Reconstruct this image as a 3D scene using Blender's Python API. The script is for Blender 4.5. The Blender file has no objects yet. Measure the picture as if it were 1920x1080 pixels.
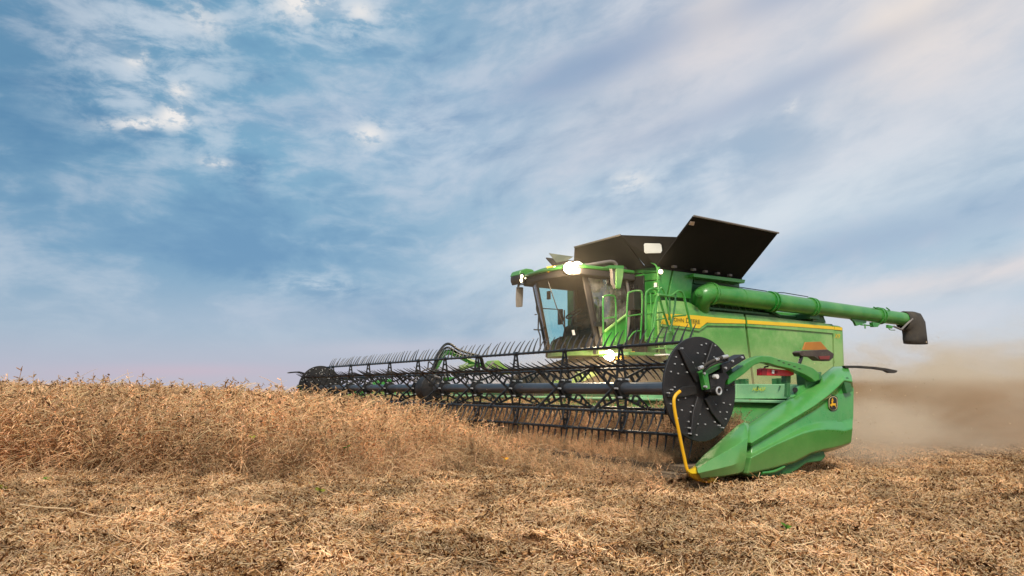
import bpy, bmesh, math, random
import numpy as np
from mathutils import Vector, Matrix
R = math.radians
S = bpy.context.scene
COL = S.collection
random.seed(4)

# ------------------------------------------------------------------ camera, world, sun, exposure
CAM_H = 1.15; FPX = 1333.0; PITCH = math.atan(187/FPX)
cam_d = bpy.data.cameras.new('camera'); cam = bpy.data.objects.new('camera', cam_d); COL.objects.link(cam)
cam.location = (0, 0, CAM_H); cam.rotation_euler = (math.pi/2 + PITCH, 0, 0)
cam_d.sensor_width = 36; cam_d.lens = 36*FPX/1920; cam_d.clip_end = 6000; cam_d.clip_start = .05
S.camera = cam
S.view_settings.view_transform = 'Standard'; S.view_settings.look = 'None'
S.view_settings.exposure = 0.15; S.view_settings.gamma = 1
S.render.engine = 'CYCLES'
try:
    S.cycles.use_denoising = True; S.cycles.denoiser = 'OPENIMAGEDENOISE'
except Exception: pass
S.cycles.max_bounces = 6; S.cycles.transparent_max_bounces = 16; S.cycles.volume_bounces = 1
S.cycles.volume_step_rate = 1.0; S.cycles.volume_max_steps = 64

def lin(r, g, b):
    f = lambda c: (c/255/12.92) if c/255 <= .04045 else ((c/255+.055)/1.055)**2.4
    return (f(r), f(g), f(b), 1)

SUN_AZ = R(181.6); SUN_EL = R(45.4)          # azimuth clockwise from +Y
w = bpy.data.worlds.new("World"); S.world = w; w.use_nodes = True
nt = w.node_tree; nt.nodes.clear()
class NB:
    """small helper that strings shader nodes together"""
    def __init__(s, nt): s.nt = nt
    def n(s, t, **k):
        o = s.nt.nodes.new(t)
        for a, v in k.items(): setattr(o, a, v)
        return o
    def put(s, sock, v):
        if isinstance(v, bpy.types.NodeSocket): s.nt.links.new(v, sock)
        elif v is not None: sock.default_value = v
    def m(s, op, a, b=None, c=None, clamp=False):
        o = s.n('ShaderNodeMath', operation=op, use_clamp=clamp)
        s.put(o.inputs[0], a); s.put(o.inputs[1], b)
        if c is not None: s.put(o.inputs[2], c)
        return o.outputs[0]
    def mix(s, f, a, b):
        o = s.n('ShaderNodeMix', data_type='RGBA'); s.put(o.inputs[0], f); s.put(o.inputs[6], a); s.put(o.inputs[7], b)
        return o.outputs[2]
    def add(s, f, a, b):
        o = s.n('ShaderNodeMix', data_type='RGBA', blend_type='ADD'); s.put(o.inputs[0], f); s.put(o.inputs[6], a); s.put(o.inputs[7], b)
        return o.outputs[2]
    def xyz(s, x, y, z):
        o = s.n('ShaderNodeCombineXYZ'); s.put(o.inputs[0], x); s.put(o.inputs[1], y); s.put(o.inputs[2], z); return o.outputs[0]
    def sep(s, v):
        o = s.n('ShaderNodeSeparateXYZ'); s.put(o.inputs[0], v); return o.outputs
    def noise(s, v, scale, detail=4, rough=.5, dist=0.0):
        o = s.n('ShaderNodeTexNoise'); s.put(o.inputs['Vector'], v); o.inputs['Scale'].default_value = scale
        o.inputs['Detail'].default_value = detail; o.inputs['Roughness'].default_value = rough; o.inputs['Distortion'].default_value = dist
        return o.outputs['Fac']
    def ss(s, v, a, b, lo=0.0, hi=1.0):
        o = s.n('ShaderNodeMapRange', interpolation_type='SMOOTHSTEP'); s.put(o.inputs[0], v)
        o.inputs[1].default_value = a; o.inputs[2].default_value = b; o.inputs[3].default_value = lo; o.inputs[4].default_value = hi
        return o.outputs[0]
    def ramp(s, v, stops):
        o = s.n('ShaderNodeValToRGB'); s.put(o.inputs[0], v); e = o.color_ramp.elements
        while len(e) < len(stops): e.new(.5)
        for i, (p, c) in enumerate(stops): e[i].position = p; e[i].color = c
        return o.outputs[0]
def gauss(q, x, y, cx, cy, sx, sy, ang=0.0):
    """soft spot at azimuth cx, elevation cy (degrees)"""
    dx = q.m('SUBTRACT', x, R(cx)); dy = q.m('SUBTRACT', y, R(cy))
    c, s_ = math.cos(R(ang)), math.sin(R(ang))
    u = q.m('ADD', q.m('MULTIPLY', dx, c), q.m('MULTIPLY', dy, s_)); v = q.m('SUBTRACT', q.m('MULTIPLY', dy, c), q.m('MULTIPLY', dx, s_))
    u = q.m('POWER', q.m('ABSOLUTE', q.m('DIVIDE', u, R(sx))), 2.0); v = q.m('POWER', q.m('ABSOLUTE', q.m('DIVIDE', v, R(sy))), 2.0)
    return q.m('POWER', 2.718, q.m('MULTIPLY', q.m('ADD', u, v), -1.0))
q = NB(nt)
tc = q.n('ShaderNodeTexCoord').outputs['Generated']
nrm = q.n('ShaderNodeVectorMath', operation='NORMALIZE'); nt.links.new(tc, nrm.inputs[0])
X, Y, Z = q.sep(nrm.outputs[0])
az = q.m('ARCTAN2', X, Y); el = q.m('ARCSINE', Z)
e01 = q.m('DIVIDE', el, R(32), clamp=True)
left_c = q.ramp(e01, [(0, lin(198,192,210)), (.05, lin(186,190,212)), (.13, lin(164,188,212)), (.28, lin(130,178,208)), (.55, lin(114,174,208)), (1, lin(104,166,202))])
right_c = q.ramp(e01, [(0, lin(214,212,220)), (.1, lin(208,216,228)), (.26, lin(178,204,224)), (.42, lin(196,216,232)), (.62, lin(186,206,226)), (1, lin(172,190,214))])
col = q.mix(q.ss(az, R(-16), R(16)), left_c, right_c)
# cell coordinates: drawn out sideways, rising towards the right on the right-hand side
slope = q.m('MULTIPLY', q.m('MAXIMUM', q.m('ADD', az, .12), 0.0), -.24)
cell = q.xyz(az, q.m('MULTIPLY', q.m('ADD', el, slope), 2.5), 0.0)
cell2 = q.xyz(q.m('MULTIPLY', az, 1.25), q.m('MULTIPLY', q.m('ADD', el, slope), 2.0), 4.0)
A3 = q.noise(cell, 3.1, 4, .5, .5); B6 = q.noise(cell2, 5.2, 5, .55, .5); C14 = q.noise(cell, 13.0, 6, .62, .3); E30 = q.noise(cell2, 34.0, 4, .6)
lowfade = q.ss(el, R(1.0), R(8)); rightness = q.ss(az, R(-8), R(14))
wisp = q.m('ADD', q.m('MULTIPLY', B6, .9), q.m('MULTIPLY', C14, .9))
# dark blue cells
dk = q.m('ADD', q.m('MULTIPLY', A3, .55), q.m('ADD', q.m('MULTIPLY', B6, .3), q.m('MULTIPLY', C14, .15)))
col = q.mix(q.m('MULTIPLY', q.m('MULTIPLY', q.ss(dk, .51, .40), q.ss(az, R(-10), R(20), .75, .42)), lowfade), col, lin(76,142,188))
col = q.mix(q.m('MULTIPLY', gauss(q, az, el, -37, 22, 10, 12), .62), col, lin(56,122,168))
col = q.mix(q.m('MULTIPLY', gauss(q, az, el, -22, 10, 20, 4), .35), col, lin(96,148,194))
# pale cells
pl_ = q.m('ADD', q.m('MULTIPLY', A3, .35), q.m('ADD', q.m('MULTIPLY', B6, .38), q.m('MULTIPLY', C14, .27)))
pale = q.ss(pl_, .48, .62)
col = q.mix(q.m('MULTIPLY', q.m('MULTIPLY', pale, q.ss(az, R(-12), R(14), .48, .80)), lowfade), col, lin(214,222,234))
for (gx, gy, sx, sy, ang, amt, c) in [
    (17, 26.0, 12, 3.8, 16, .9, (230,226,230)), (33, 24.0, 9, 6, 14, 1.0, (236,230,230)), (29, 17, 15, 2.4, 14, .62, (226,230,238)),
    (12, 20.5, 14, 2.6, 14, .55, (218,220,230)), (20, 12.8, 17, 1.7, 12, .8, (224,234,242)), (3, 10.5, 9, 2.0, 8, .7, (220,232,242)), (5, 13.5, 6, 1.2, 10, .5, (222,230,240)),
    (33.5, 7.6, 9, 1.0, 7, .9, (240,228,226)), (30, 4.6, 12, 1.1, 3, .45, (220,220,230)), (-7, 20.5, 9, 5, 0, .45, (190,206,230)),
    (17, 28.0, 2.8, 2.0, 20, .75, (250,238,230)), (31, 25.3, 3.6, 2.0, 10, .8, (252,238,226)), (-15, 5.5, 14, 1.6, 3, .35, (184,196,220))]:
    g = q.m('MULTIPLY', q.m('MULTIPLY', gauss(q, az, el, gx, gy, sx, sy, ang), amt), wisp, clamp=True)
    col = q.mix(g, col, lin(*c))
for (gx, gy, sx, sy, ang, amt) in [(6.5, 25.0, 8, 1.6, 17, .75), (22, 22.2, 12, 1.0, 15, .4), (30, 11.0, 12, 1.6, 9, .5), (-18, 20.5, 9, 1.0, 4, .25), (25, 29.5, 10, 1.4, 14, .5)]:
    g = q.m('MULTIPLY', q.m('MULTIPLY', gauss(q, az, el, gx, gy, sx, sy, ang), amt), wisp, clamp=True)
    col = q.mix(g, col, lin(122,156,198))
# broken pale puffs and small bright breaks
puff = q.ss(q.m('ADD', q.m('MULTIPLY', C14, .8), q.m('MULTIPLY', E30, .2)), .40, .64)
for (gx, gy, sx, sy, ang, amt) in [(-28, 24.5, 6, 5.5, 0, .62), (-27, 20.5, 6, 3, 10, .5), (-9, 20, 8, 3.6, 0, .5), (-17, 28.0, 7, 2.8, 0, .75), (-15.5, 7.9, 3.2, .9, 3, .8), (-12.5, 28.3, 3, 1.6, 0, .5), (-22, 17.5, 5, 2.2, 0, .4), (10, 15.8, 4, 1.5, 10, .5)]:
    g = q.m('MULTIPLY', q.m('MULTIPLY', gauss(q, az, el, gx, gy, sx, sy, ang), amt), puff, clamp=True)
    col = q.mix(g, col, lin(214,228,240))
tiny = q.ss(q.m('ADD', q.m('MULTIPLY', C14, .5), q.m('MULTIPLY', E30, .5)), .44, .54)
for (gx, gy, sx, sy, ang, amt) in [(-26.4, 19.5, .8, .65, 0, 1.3), (-28.3, 18.7, 1.9, .35, 12, 1.1), (-26.2, 21.3, .6, .4, 0, .9), (-29.2, 22.9, .6, .45, 30, .9), (-17.6, 28.8, 1.5, .9, 12, 1.2), (-12.8, 28.6, .9, .6, 0, .8), (-11.8, 19.8, 1.0, .7, 0, .9), (-23.4, 16.6, .8, .25, 0, .9), (9.8, 16.3, 1.2, .6, 0, .6), (22.4, 20.8, .5, .35, 60, .5), (-25, 26.5, 1.6, .8, -30, .5)]:
    g = q.m('MULTIPLY', q.m('MULTIPLY', gauss(q, az, el, gx, gy, sx*1.25, sy*1.25, ang), amt), q.m('ADD', .25, q.m('MULTIPLY', tiny, .75)), clamp=True)
    col = q.mix(g, col, lin(252,248,244))
col = q.mix(q.m('MULTIPLY', gauss(q, az, el, -25, 1.2, 7, .5, 1), .4), col, lin(220,184,204))
col = q.mix(q.m('MULTIPLY', gauss(q, az, el, -8, 3.2, 9, .6, 2), .35), col, lin(214,202,220))
hs_ = q.n('ShaderNodeHueSaturation'); nt.links.new(col, hs_.inputs['Color']); hs_.inputs['Saturation'].default_value = .88; hs_.inputs['Value'].default_value = .98; col = hs_.outputs[0]
sky = q.n('ShaderNodeTexSky', sky_type='NISHITA', sun_disc=False)
sky.sun_elevation = SUN_EL; sky.sun_rotation = SUN_AZ
bg_c = q.n('ShaderNodeBackground'); nt.links.new(col, bg_c.inputs[0]); bg_c.inputs[1].default_value = .86
bg_s = q.n('ShaderNodeBackground'); nt.links.new(sky.outputs[0], bg_s.inputs[0]); bg_s.inputs[1].default_value = .10
mx = q.n('ShaderNodeMixShader'); mx.inputs[0].default_value = .92
nt.links.new(bg_s.outputs[0], mx.inputs[1]); nt.links.new(bg_c.outputs[0], mx.inputs[2])
wo = q.n('ShaderNodeOutputWorld'); nt.links.new(mx.outputs[0], wo.inputs[0])

sd = bpy.data.lights.new('sun', 'SUN'); sd.energy = 3.6; sd.angle = R(16); sd.color = (1, .92, .82)
sun = bpy.data.objects.new('sun', sd); COL.objects.link(sun)
to_sun = Vector((-.02, -.70, .71)).normalized()
sun.rotation_euler = to_sun.to_track_quat('Z', 'Y').to_euler()

# ------------------------------------------------------------------ frames and helpers
OX, OY = 2.29, 8.70
TH = R(33.5)
W_ = np.array([math.cos(TH), math.sin(TH)]); U_ = np.array([-math.sin(TH), math.cos(TH)])   # rearwards, across
def ray(px, py):
    cp, sp = math.cos(PITCH), math.sin(PITCH); x = px-960; y = 540-py
    return np.array([x, FPX*cp - y*sp, FPX*sp + y*cp])
def loc(P): d = np.array([P[0]-OX, P[1]-OY]); return (float(d@W_), float(d@U_), float(P[2]))
def A(px, py, a):
    """point of the plane a = const (a runs across the machine, b rearwards) seen at this pixel of the photograph"""
    d = ray(px, py); t = (a + OX*U_[0] + OY*U_[1])/(d[0]*U_[0]+d[1]*U_[1]); return loc((d[0]*t, d[1]*t, CAM_H+d[2]*t))
def B(px, py, b):
    d = ray(px, py); t = (b + OX*W_[0] + OY*W_[1])/(d[0]*W_[0]+d[1]*W_[1]); return loc((d[0]*t, d[1]*t, CAM_H+d[2]*t))
def world(b, a, z): return Vector((OX + b*W_[0] + a*U_[0], OY + b*W_[1] + a*U_[1], z))
def ground_at(px, py, z=0.0):
    d = ray(px, py); t = (z-CAM_H)/d[2]; return (d[0]*t, d[1]*t)

def tag(o, label=None, cat=None, group=None, kind=None):
    if label: o['label'] = label
    if cat: o['category'] = cat
    if group: o['group'] = group
    if kind: o['kind'] = kind
    return o
def empty(name, l, rz=0.0):
    o = bpy.data.objects.new(name, None); COL.objects.link(o); o.location = l; o.rotation_euler = (0, 0, rz); o.empty_display_size = .3
    return o
class MB:
    def __init__(s): s.v = []; s.f = []
    def add(s, vs, fs):
        k = len(s.v); s.v += [tuple(float(c) for c in v) for v in vs]; s.f += [tuple(i+k for i in f) for f in fs]; return s
    def box(s, b0, b1, a0, a1, z0, z1):
        return s.add([(b0,a0,z0),(b1,a0,z0),(b1,a1,z0),(b0,a1,z0),(b0,a0,z1),(b1,a0,z1),(b1,a1,z1),(b0,a1,z1)],
                     [(0,3,2,1),(4,5,6,7),(0,1,5,4),(1,2,6,5),(2,3,7,6),(3,0,4,7)])
    def plate(s, pts, t):
        """flat outline given depth along the vector t"""
        n = len(pts); t = Vector(t); q_ = [Vector(p) for p in pts]
        fs = [tuple(range(n)), tuple(range(2*n-1, n-1, -1))] + [(i, i+n, (i+1) % n+n, (i+1) % n) for i in range(n)]
        return s.add([tuple(p) for p in q_]+[tuple(p+t) for p in q_], fs)
    def bar(s, p0, p1, w_, h_, up=(0,0,1)):
        p0, p1 = Vector(p0), Vector(p1); d = (p1-p0).normalized(); u = Vector(up)
        if abs(d.dot(u)) > .95: u = Vector((1,0,0))
        x = d.cross(u).normalized()*w_/2; y = x.cross(d).normalized()*h_/2
        vs = [p+sx*x+sy*y for p in (p0, p1) for sx, sy in ((-1,-1),(1,-1),(1,1),(-1,1))]
        return s.add(vs, [(3,2,1,0),(4,5,6,7),(0,1,5,4),(1,2,6,5),(2,3,7,6),(3,0,4,7)])
    def tube(s, pts, r, n=8, caps=True):
        pts = [Vector(p) for p in pts]; m_ = len(pts); rs = r if isinstance(r, (list, tuple)) else [r]*m_
        vs = []; prev = None
        for i, p in enumerate(pts):
            d = (pts[min(i+1, m_-1)]-pts[max(i-1, 0)]).normalized()
            if prev is None:
                u = Vector((0,0,1)) if abs(d.z) < .9 else Vector((1,0,0)); x = d.cross(u).normalized()
            else:
                x = (prev - d*prev.dot(d)).normalized()
            prev = x; y = d.cross(x)
            vs += [p + (x*math.cos(2*math.pi*k/n)+y*math.sin(2*math.pi*k/n))*rs[i] for k in range(n)]
        fs = [(i*n+k, i*n+(k+1) % n, (i+1)*n+(k+1) % n, (i+1)*n+k) for i in range(m_-1) for k in range(n)]
        if caps: fs += [tuple(range(n-1, -1, -1)), tuple((m_-1)*n+k for k in range(n))]
        return s.add(vs, fs)
    def cyl(s, p0, p1, r, n=20): return s.tube([p0, p1], r, n)
    def lathe(s, c, prof, n=32, axis='a'):
        """profile of (offset along the axis, radius)"""
        vs = []
        for (t, r) in prof:
            for k in range(n):
                x, y = r*math.cos(2*math.pi*k/n), r*math.sin(2*math.pi*k/n)
                vs.append((c[0]+x, c[1]+t, c[2]+y) if axis == 'a' else (c[0]+t, c[1]+x, c[2]+y))
        m_ = len(prof)
        fs = [(i*n+k, i*n+(k+1) % n, (i+1)*n+(k+1) % n, (i+1)*n+k) for i in range(m_-1) for k in range(n)]
        fs += [tuple(range(n-1, -1, -1)), tuple((m_-1)*n+k for k in range(n))]
        return s.add(vs, fs)
    def grid(s, rows):
        n = len(rows[0]); vs = [p for r in rows for p in r]
        return s.add(vs, [(i*n+k, i*n+k+1, (i+1)*n+k+1, (i+1)*n+k) for i in range(len(rows)-1) for k in range(n-1)])
    def build(s, name, mat, parent=None, bevel=0, smooth=35, solid=0, seg=2):
        me = bpy.data.meshes.new(name); me.from_pydata(s.v, [], s.f)
        bm = bmesh.new(); bm.from_mesh(me); bmesh.ops.recalc_face_normals(bm, faces=bm.faces); bm.to_mesh(me); bm.free()
        for p in me.polygons: p.use_smooth = True
        me.set_sharp_from_angle(angle=R(smooth)); me.update()
        o = bpy.data.objects.new(name, me); COL.objects.link(o)
        if mat: me.materials.append(mat)
        if parent: o.parent = parent
        if solid:
            md = o.modifiers.new('thick', 'SOLIDIFY'); md.thickness = solid; md.offset = 0
        if bevel:
            md = o.modifiers.new('bevel', 'BEVEL'); md.width = bevel; md.segments = seg; md.limit_method = 'ANGLE'; md.angle_limit = R(35)
            md.harden_normals = True
        return o
def curve(pts, sub=6):
    """Catmull-Rom through the points"""
    P = [Vector(p) for p in pts]; P = [P[0]*2-P[1]]+P+[P[-1]*2-P[-2]]; out = []
    for i in range(1, len(P)-2):
        for k in range(sub):
            t = k/sub; a, b, c, d = P[i-1], P[i], P[i+1], P[i+2]
            out.append(.5*((2*b)+(c-a)*t+(2*a-5*b+4*c-d)*t*t+(3*b-a-3*c+d)*t**3))
    out.append(P[-2]); return out

# ------------------------------------------------------------------ materials
def mat(name, base, rough=.5, metal=0, dust=0.0, dustc=(.42,.35,.23,1), bump=0.0, bscale=40, coat=0.0, nscale=1.3, vary=.12, emis=None, estr=0, spec=.5, low=0.0, lowr=(2.6,1.2), speck=.45):
    m = bpy.data.materials.new(name); m.use_nodes = True; nt = m.node_tree; nt.nodes.clear(); q = NB(nt)
    p = q.n('ShaderNodeBsdfPrincipled'); out = q.n('ShaderNodeOutputMaterial'); nt.links.new(p.outputs[0], out.inputs[0])
    base = tuple(base)+(1,) if len(base) == 3 else base
    geo = q.n('ShaderNodeNewGeometry'); pos = geo.outputs['Position']
    n1 = q.noise(pos, nscale, 6, .62); n2 = q.noise(pos, nscale*9, 4, .6)
    dark = tuple(c*(1-vary) for c in base[:3])+(1,); lite = tuple(min(1, c*(1+vary)) for c in base[:3])+(1,)
    c = q.mix(q.ss(n1, .35, .65), dark, lite)
    if dust:
        up = q.m('MAXIMUM', q.sep(geo.outputs['Normal'])[2], 0.0)
        f = q.m('ADD', q.m('MULTIPLY', q.ss(q.m('ADD', q.m('MULTIPLY', n1, .7), q.m('MULTIPLY', n2, .3)), .36, .68), dust), q.m('MULTIPLY', up, dust*.5))
        if low:   # dust thrown up from the ground clings thickest to the lower panels
            f = q.m('ADD', f, q.m('MULTIPLY', q.ss(q.m('ADD', q.sep(pos)[2], q.m('MULTIPLY', q.m('SUBTRACT', n2, .5), .8*(lowr[0]-lowr[1]))), lowr[0], lowr[1]), low))
        f = q.m('ADD', f, q.m('MULTIPLY', q.ss(q.noise(pos, 70, 2, .6), .66, .70), speck))
        f = q.m('MINIMUM', f, .92)
        c = q.mix(f, c, dustc)
        p.inputs['Roughness'].default_value = rough
        nt.links.new(q.m('ADD', rough, q.m('MULTIPLY', f, .5), clamp=True), p.inputs['Roughness'])
    else:
        nt.links.new(q.m('ADD', rough-.06, q.m('MULTIPLY', n2, .12), clamp=True), p.inputs['Roughness'])
    nt.links.new(c, p.inputs['Base Color'])
    p.inputs['Metallic'].default_value = metal; p.inputs['Coat Weight'].default_value = coat; p.inputs['Specular IOR Level'].default_value = spec
    p.inputs['Coat Roughness'].default_value = .18
    if emis:
        p.inputs['Emission Color'].default_value = tuple(emis)+(1,); p.inputs['Emission Strength'].default_value = estr
    if bump:
        b = q.n('ShaderNodeBump'); b.inputs['Strength'].default_value = bump; b.inputs['Distance'].default_value = .01
        nt.links.new(q.noise(pos, bscale, 5, .6), b.inputs['Height']); nt.links.new(b.outputs[0], p.inputs['Normal'])
    return m
M = {}
M['shield'] = mat('shield_paint', (.036,.285,.042), .26, dust=.18, dustc=(.30,.34,.15,1), coat=.6, vary=.1, low=.35, lowr=(.65,.0))
M['green'] = mat('green_paint', (.022,.24,.028), .33, dust=.18, dustc=(.36,.32,.17,1), coat=.25)
M['body'] = mat('dusty_body_paint', (.08,.33,.042), .36, dust=.42, dustc=(.50,.54,.27,1), coat=.2, low=.38, lowr=(2.3,1.2), nscale=.8)
M['beam'] = mat('pale_header_paint', (.24,.56,.26), .45, dust=.3, dustc=(.5,.58,.34,1))
M['dgreen'] = mat('dark_green_paint', (.01,.13,.03), .45, dust=.12)
M['yellow'] = mat('yellow_paint', (.78,.50,.01), .4, vary=.04)
M['orange_yellow'] = mat('guide_rod_yellow', (.80,.42,.01), .45, vary=.08)
M['black'] = mat('black_steel', (.010,.010,.011), .36, dust=.06, dustc=(.16,.13,.09,1))
M['disc'] = mat('black_plastic_disc', (.012,.011,.011), .5, dust=.08, dustc=(.12,.10,.08,1), bump=.15, bscale=120)
M['flap'] = mat('black_tank_cover', (.006,.0055,.005), .8, dust=.06, dustc=(.06,.045,.03,1), bump=.2, bscale=60, spec=.25)
M['rubber'] = mat('rubber', (.02,.019,.018), .8, dust=.35, dustc=(.14,.11,.07,1), bump=.3)
M['dusty_rubber'] = mat('dusty_rubber', (.10,.07,.045), .9, dust=.6, dustc=(.3,.2,.11,1), bump=.4)
M['tyre'] = mat('tyre_rubber', (.025,.023,.02), .85, dust=.5, dustc=(.2,.16,.1,1), bump=.3)
M['steel'] = mat('worn_shaft_steel', (.10,.105,.115), .3, metal=.6, vary=.15)
M['bolt'] = mat('bright_bolt_heads', (.5,.5,.49), .3, metal=.3)
M['grey'] = mat('grey_plastic', (.13,.12,.12), .6, dust=.2)
M['interior'] = mat('cab_interior', (.03,.026,.024), .8, dust=.25, dustc=(.10,.08,.065,1))
M['red'] = mat('red_lift_stop', (.62,.02,.03), .4)
M['amber'] = mat('amber_reflector', (.42,.16,.012), .35, vary=.15)
M['tail'] = mat('red_lens', (.18,.02,.012), .3)
M['white'] = mat('white_sticker', (.78,.76,.72), .5)
M['lettering'] = mat('dark_green_lettering', (.012,.06,.02), .5)
M['olive'] = mat('dusty_green_casting', (.10,.25,.03), .55, dust=.4)
M['window'] = mat('tank_window', (.42,.46,.50), .3)
def lamp_mat(name, c, s_):
    m = bpy.data.materials.new(name); m.use_nodes = True; p = m.node_tree.nodes['Principled BSDF']
    p.inputs['Base Color'].default_value = (.8,.8,.8,1); p.inputs['Emission Color'].default_value = tuple(c)+(1,); p.inputs['Emission Strength'].default_value = s_
    return m
M['lamp'] = lamp_mat('work_light_lens', (1,.86,.62), 90)
M['lamp2'] = lamp_mat('small_light_lens', (1,.84,.5), 6)
def glass(name, tint, refl=.12, rough=.02, dusty=0.0):
    m = bpy.data.materials.new(name); m.use_nodes = True; nt = m.node_tree; nt.nodes.clear(); q = NB(nt)
    t = q.n('ShaderNodeBsdfTransparent'); t.inputs[0].default_value = tuple(tint)+(1,)
    g = q.n('ShaderNodeBsdfGlossy'); g.inputs['Roughness'].default_value = rough; g.inputs[0].default_value = (.9,.95,1,1)
    lw = q.n('ShaderNodeLayerWeight'); lw.inputs[0].default_value = .25
    s1 = q.n('ShaderNodeMixShader'); nt.links.new(q.m('ADD', q.m('MULTIPLY', lw.outputs['Fresnel'], .8), refl, clamp=True), s1.inputs[0])
    nt.links.new(t.outputs[0], s1.inputs[1]); nt.links.new(g.outputs[0], s1.inputs[2]); last = s1.outputs[0]
    if dusty:
        d = q.n('ShaderNodeBsdfDiffuse'); d.inputs[0].default_value = (.42,.38,.32,1)
        s2 = q.n('ShaderNodeMixShader'); nt.links.new(q.m('MULTIPLY', q.ss(q.noise(q.n('ShaderNodeNewGeometry').outputs['Position'], 2.2, 5, .6), .3, .75), dusty), s2.inputs[0])
        nt.links.new(last, s2.inputs[1]); nt.links.new(d.outputs[0], s2.inputs[2]); last = s2.outputs[0]
    o = q.n('ShaderNodeOutputMaterial'); nt.links.new(last, o.inputs[0]); return m
M['glass'] = glass('tinted_cab_glass', (.84,1,.99), .04)
M['door_glass'] = glass('dusty_door_glass', (.55,.68,.64), .1, dusty=.75)

def text_mesh(txt, height, shear=0.0):
    """letters as flat geometry: list of vertices (x, y) and faces"""
    cu = bpy.data.curves.new('t', 'FONT'); cu.body = txt; cu.size = height/.7; cu.shear = shear; cu.resolution_u = 3
    o = bpy.data.objects.new('t', cu); COL.objects.link(o)
    dg = bpy.context.evaluated_depsgraph_get(); me = bpy.data.meshes.new_from_object(o.evaluated_get(dg))
    vs = [(v.co.x, v.co.y) for v in me.vertices]; fs = [tuple(p.vertices) for p in me.polygons]
    bpy.data.objects.remove(o); bpy.data.meshes.remove(me); return vs, fs

# ================================================================== COMBINE HARVESTER
C0 = (5.0, 7.1, 0.0)     # base of the harvester in machine coordinates
harv = empty('combine_harvester', world(*C0), TH)
tag(harv, 'green combine harvester with black grain tank covers raised and its work lights on', 'combine harvester')
def H(mb, name, m, parent=None, **k):
    mb.v = [(v[0]-C0[0], v[1]-C0[1], v[2]-C0[2]) for v in mb.v]
    return mb.build(name, m, parent or harv, **k)
AS = 5.3
# --- side panels: a bulging skin, three pieces with gaps between
def skin(px, py, off=0.0):
    b, a, z = A(px, py, AS)
    bul = .10*max(0, (1.9-z))**2*1.2 + .22*max(0, z-2.75)**1.3
    b, a, z = A(px, py, AS+bul)
    d = Vector((0, -1, 0)); return (b, a-off, z)
def strip(top, bot, n, rows, off=0.0):
    """grid between two pixel polylines, resampled by x"""
    def at(pl, t):
        i = min(int(t*(len(pl)-1)), len(pl)-2); f = t*(len(pl)-1)-i
        return (pl[i][0]*(1-f)+pl[i+1][0]*f, pl[i][1]*(1-f)+pl[i+1][1]*f)
    out = []
    for r in range(rows+1):
        rr = r/rows; out.append([skin(*[at(top, k/n)[j]*(1-rr)+at(bot, k/n)[j]*rr for j in (0, 1)], off) for k in range(n+1)])
    return out
def closed(rows, depth):
    """front skin with its edges turned inwards"""
    rr = [list(r) for r in rows]
    inn = lambda p: (p[0], p[1]+depth, p[2])
    rr = [[inn(r[0])]+r+[inn(r[-1])] for r in rr]
    rr = [[inn(p) if 0 < i < len(rr[0])-1 else p for i, p in enumerate(rr[0])]]+rr+[[inn(p) if 0 < i < len(rr[-1])-1 else p for i, p in enumerate(rr[-1])]]
    return rr
pan = [([(1233,563),(1252,563),(1290,566),(1304,574),(1320,583),(1357,586),(1394,589)], [(1238,668),(1262,690),(1290,722),(1315,722),(1345,722),(1375,722),(1411,722)]),
       ([(1398,590),(1440,594),(1500,601),(1543,605),(1560,610)], [(1415,722),(1450,722),(1490,722),(1530,722),(1562,722)]),
       ([(1563,610),(1572,611),(1579,614)], [(1565,722),(1574,722),(1583,718)])]
for i, (t, b_) in enumerate(pan):
    r = strip(t, b_, 14 if i < 2 else 5, 14)
    if i == 2:   # rear end rounds back round the corner
        r = [row+[(row[-1][0]+.10, row[-1][1]+.05, row[-1][2]), (row[-1][0]+.16, row[-1][1]+.18, row[-1][2]), (row[-1][0]+.17, row[-1][1]+.5, row[-1][2])] for row in r]
    H(MB().grid(closed(r, .05)), 'side_panel', M['body'], smooth=40)
# raised band above the crease, and the yellow stripe on it
bandT = [(1240,575),(1290,578),(1316,590),(1394,597)]
def plate_skin(pts, off, depth, name, m, bevel=.006):
    mb = MB(); P = [Vector(skin(x, y, off)) for x, y in pts]; n = len(P)
    mb.add(P+[p+Vector((0, depth, 0)) for p in P], [tuple(range(n)), tuple(range(2*n-1, n-1, -1))]+[(i, i+n, (i+1) % n+n, (i+1) % n) for i in range(n)])
    return H(mb, name, m, bevel=bevel)
def band(top, bot, off, depth, name, m, n=24):
    rows = strip(top, bot, n, 2, off); return H(MB().grid(closed(rows, depth)), name, m, smooth=50)
band([(1241,577),(1270,578),(1300,582),(1320,590),(1394,594.5)], [(1238,612),(1270,615.5),(1309,621),(1324,610.5),(1395,612)], .035, .04, 'raised_moulding', M['body'])
band([(1398,595),(1480,604),(1561,614)], [(1399,612),(1480,618),(1561,625)], .035, .04, 'raised_moulding', M['body'])
sA = band([(1242,588.5),(1268,589.5),(1300,591.5),(1320,593.5),(1345,596),(1394.5,600)], [(1237,607.5),(1262,610.5),(1292,614),(1309,616),(1322,605.5),(1394.8,607)], .046, .012, 'yellow_stripe', M['yellow'], 30)
band([(1398.5,600.3),(1480,606),(1561,612.5)], [(1398.8,607.2),(1480,612),(1561,618)], .046, .012, 'yellow_stripe', M['yellow'])
band([(1564,612.7),(1571,613.3),(1578,614.2)], [(1564,618.3),(1571,618.8),(1578,619.6)], .02, .02, 'yellow_stripe', M['yellow'], 4)
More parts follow.
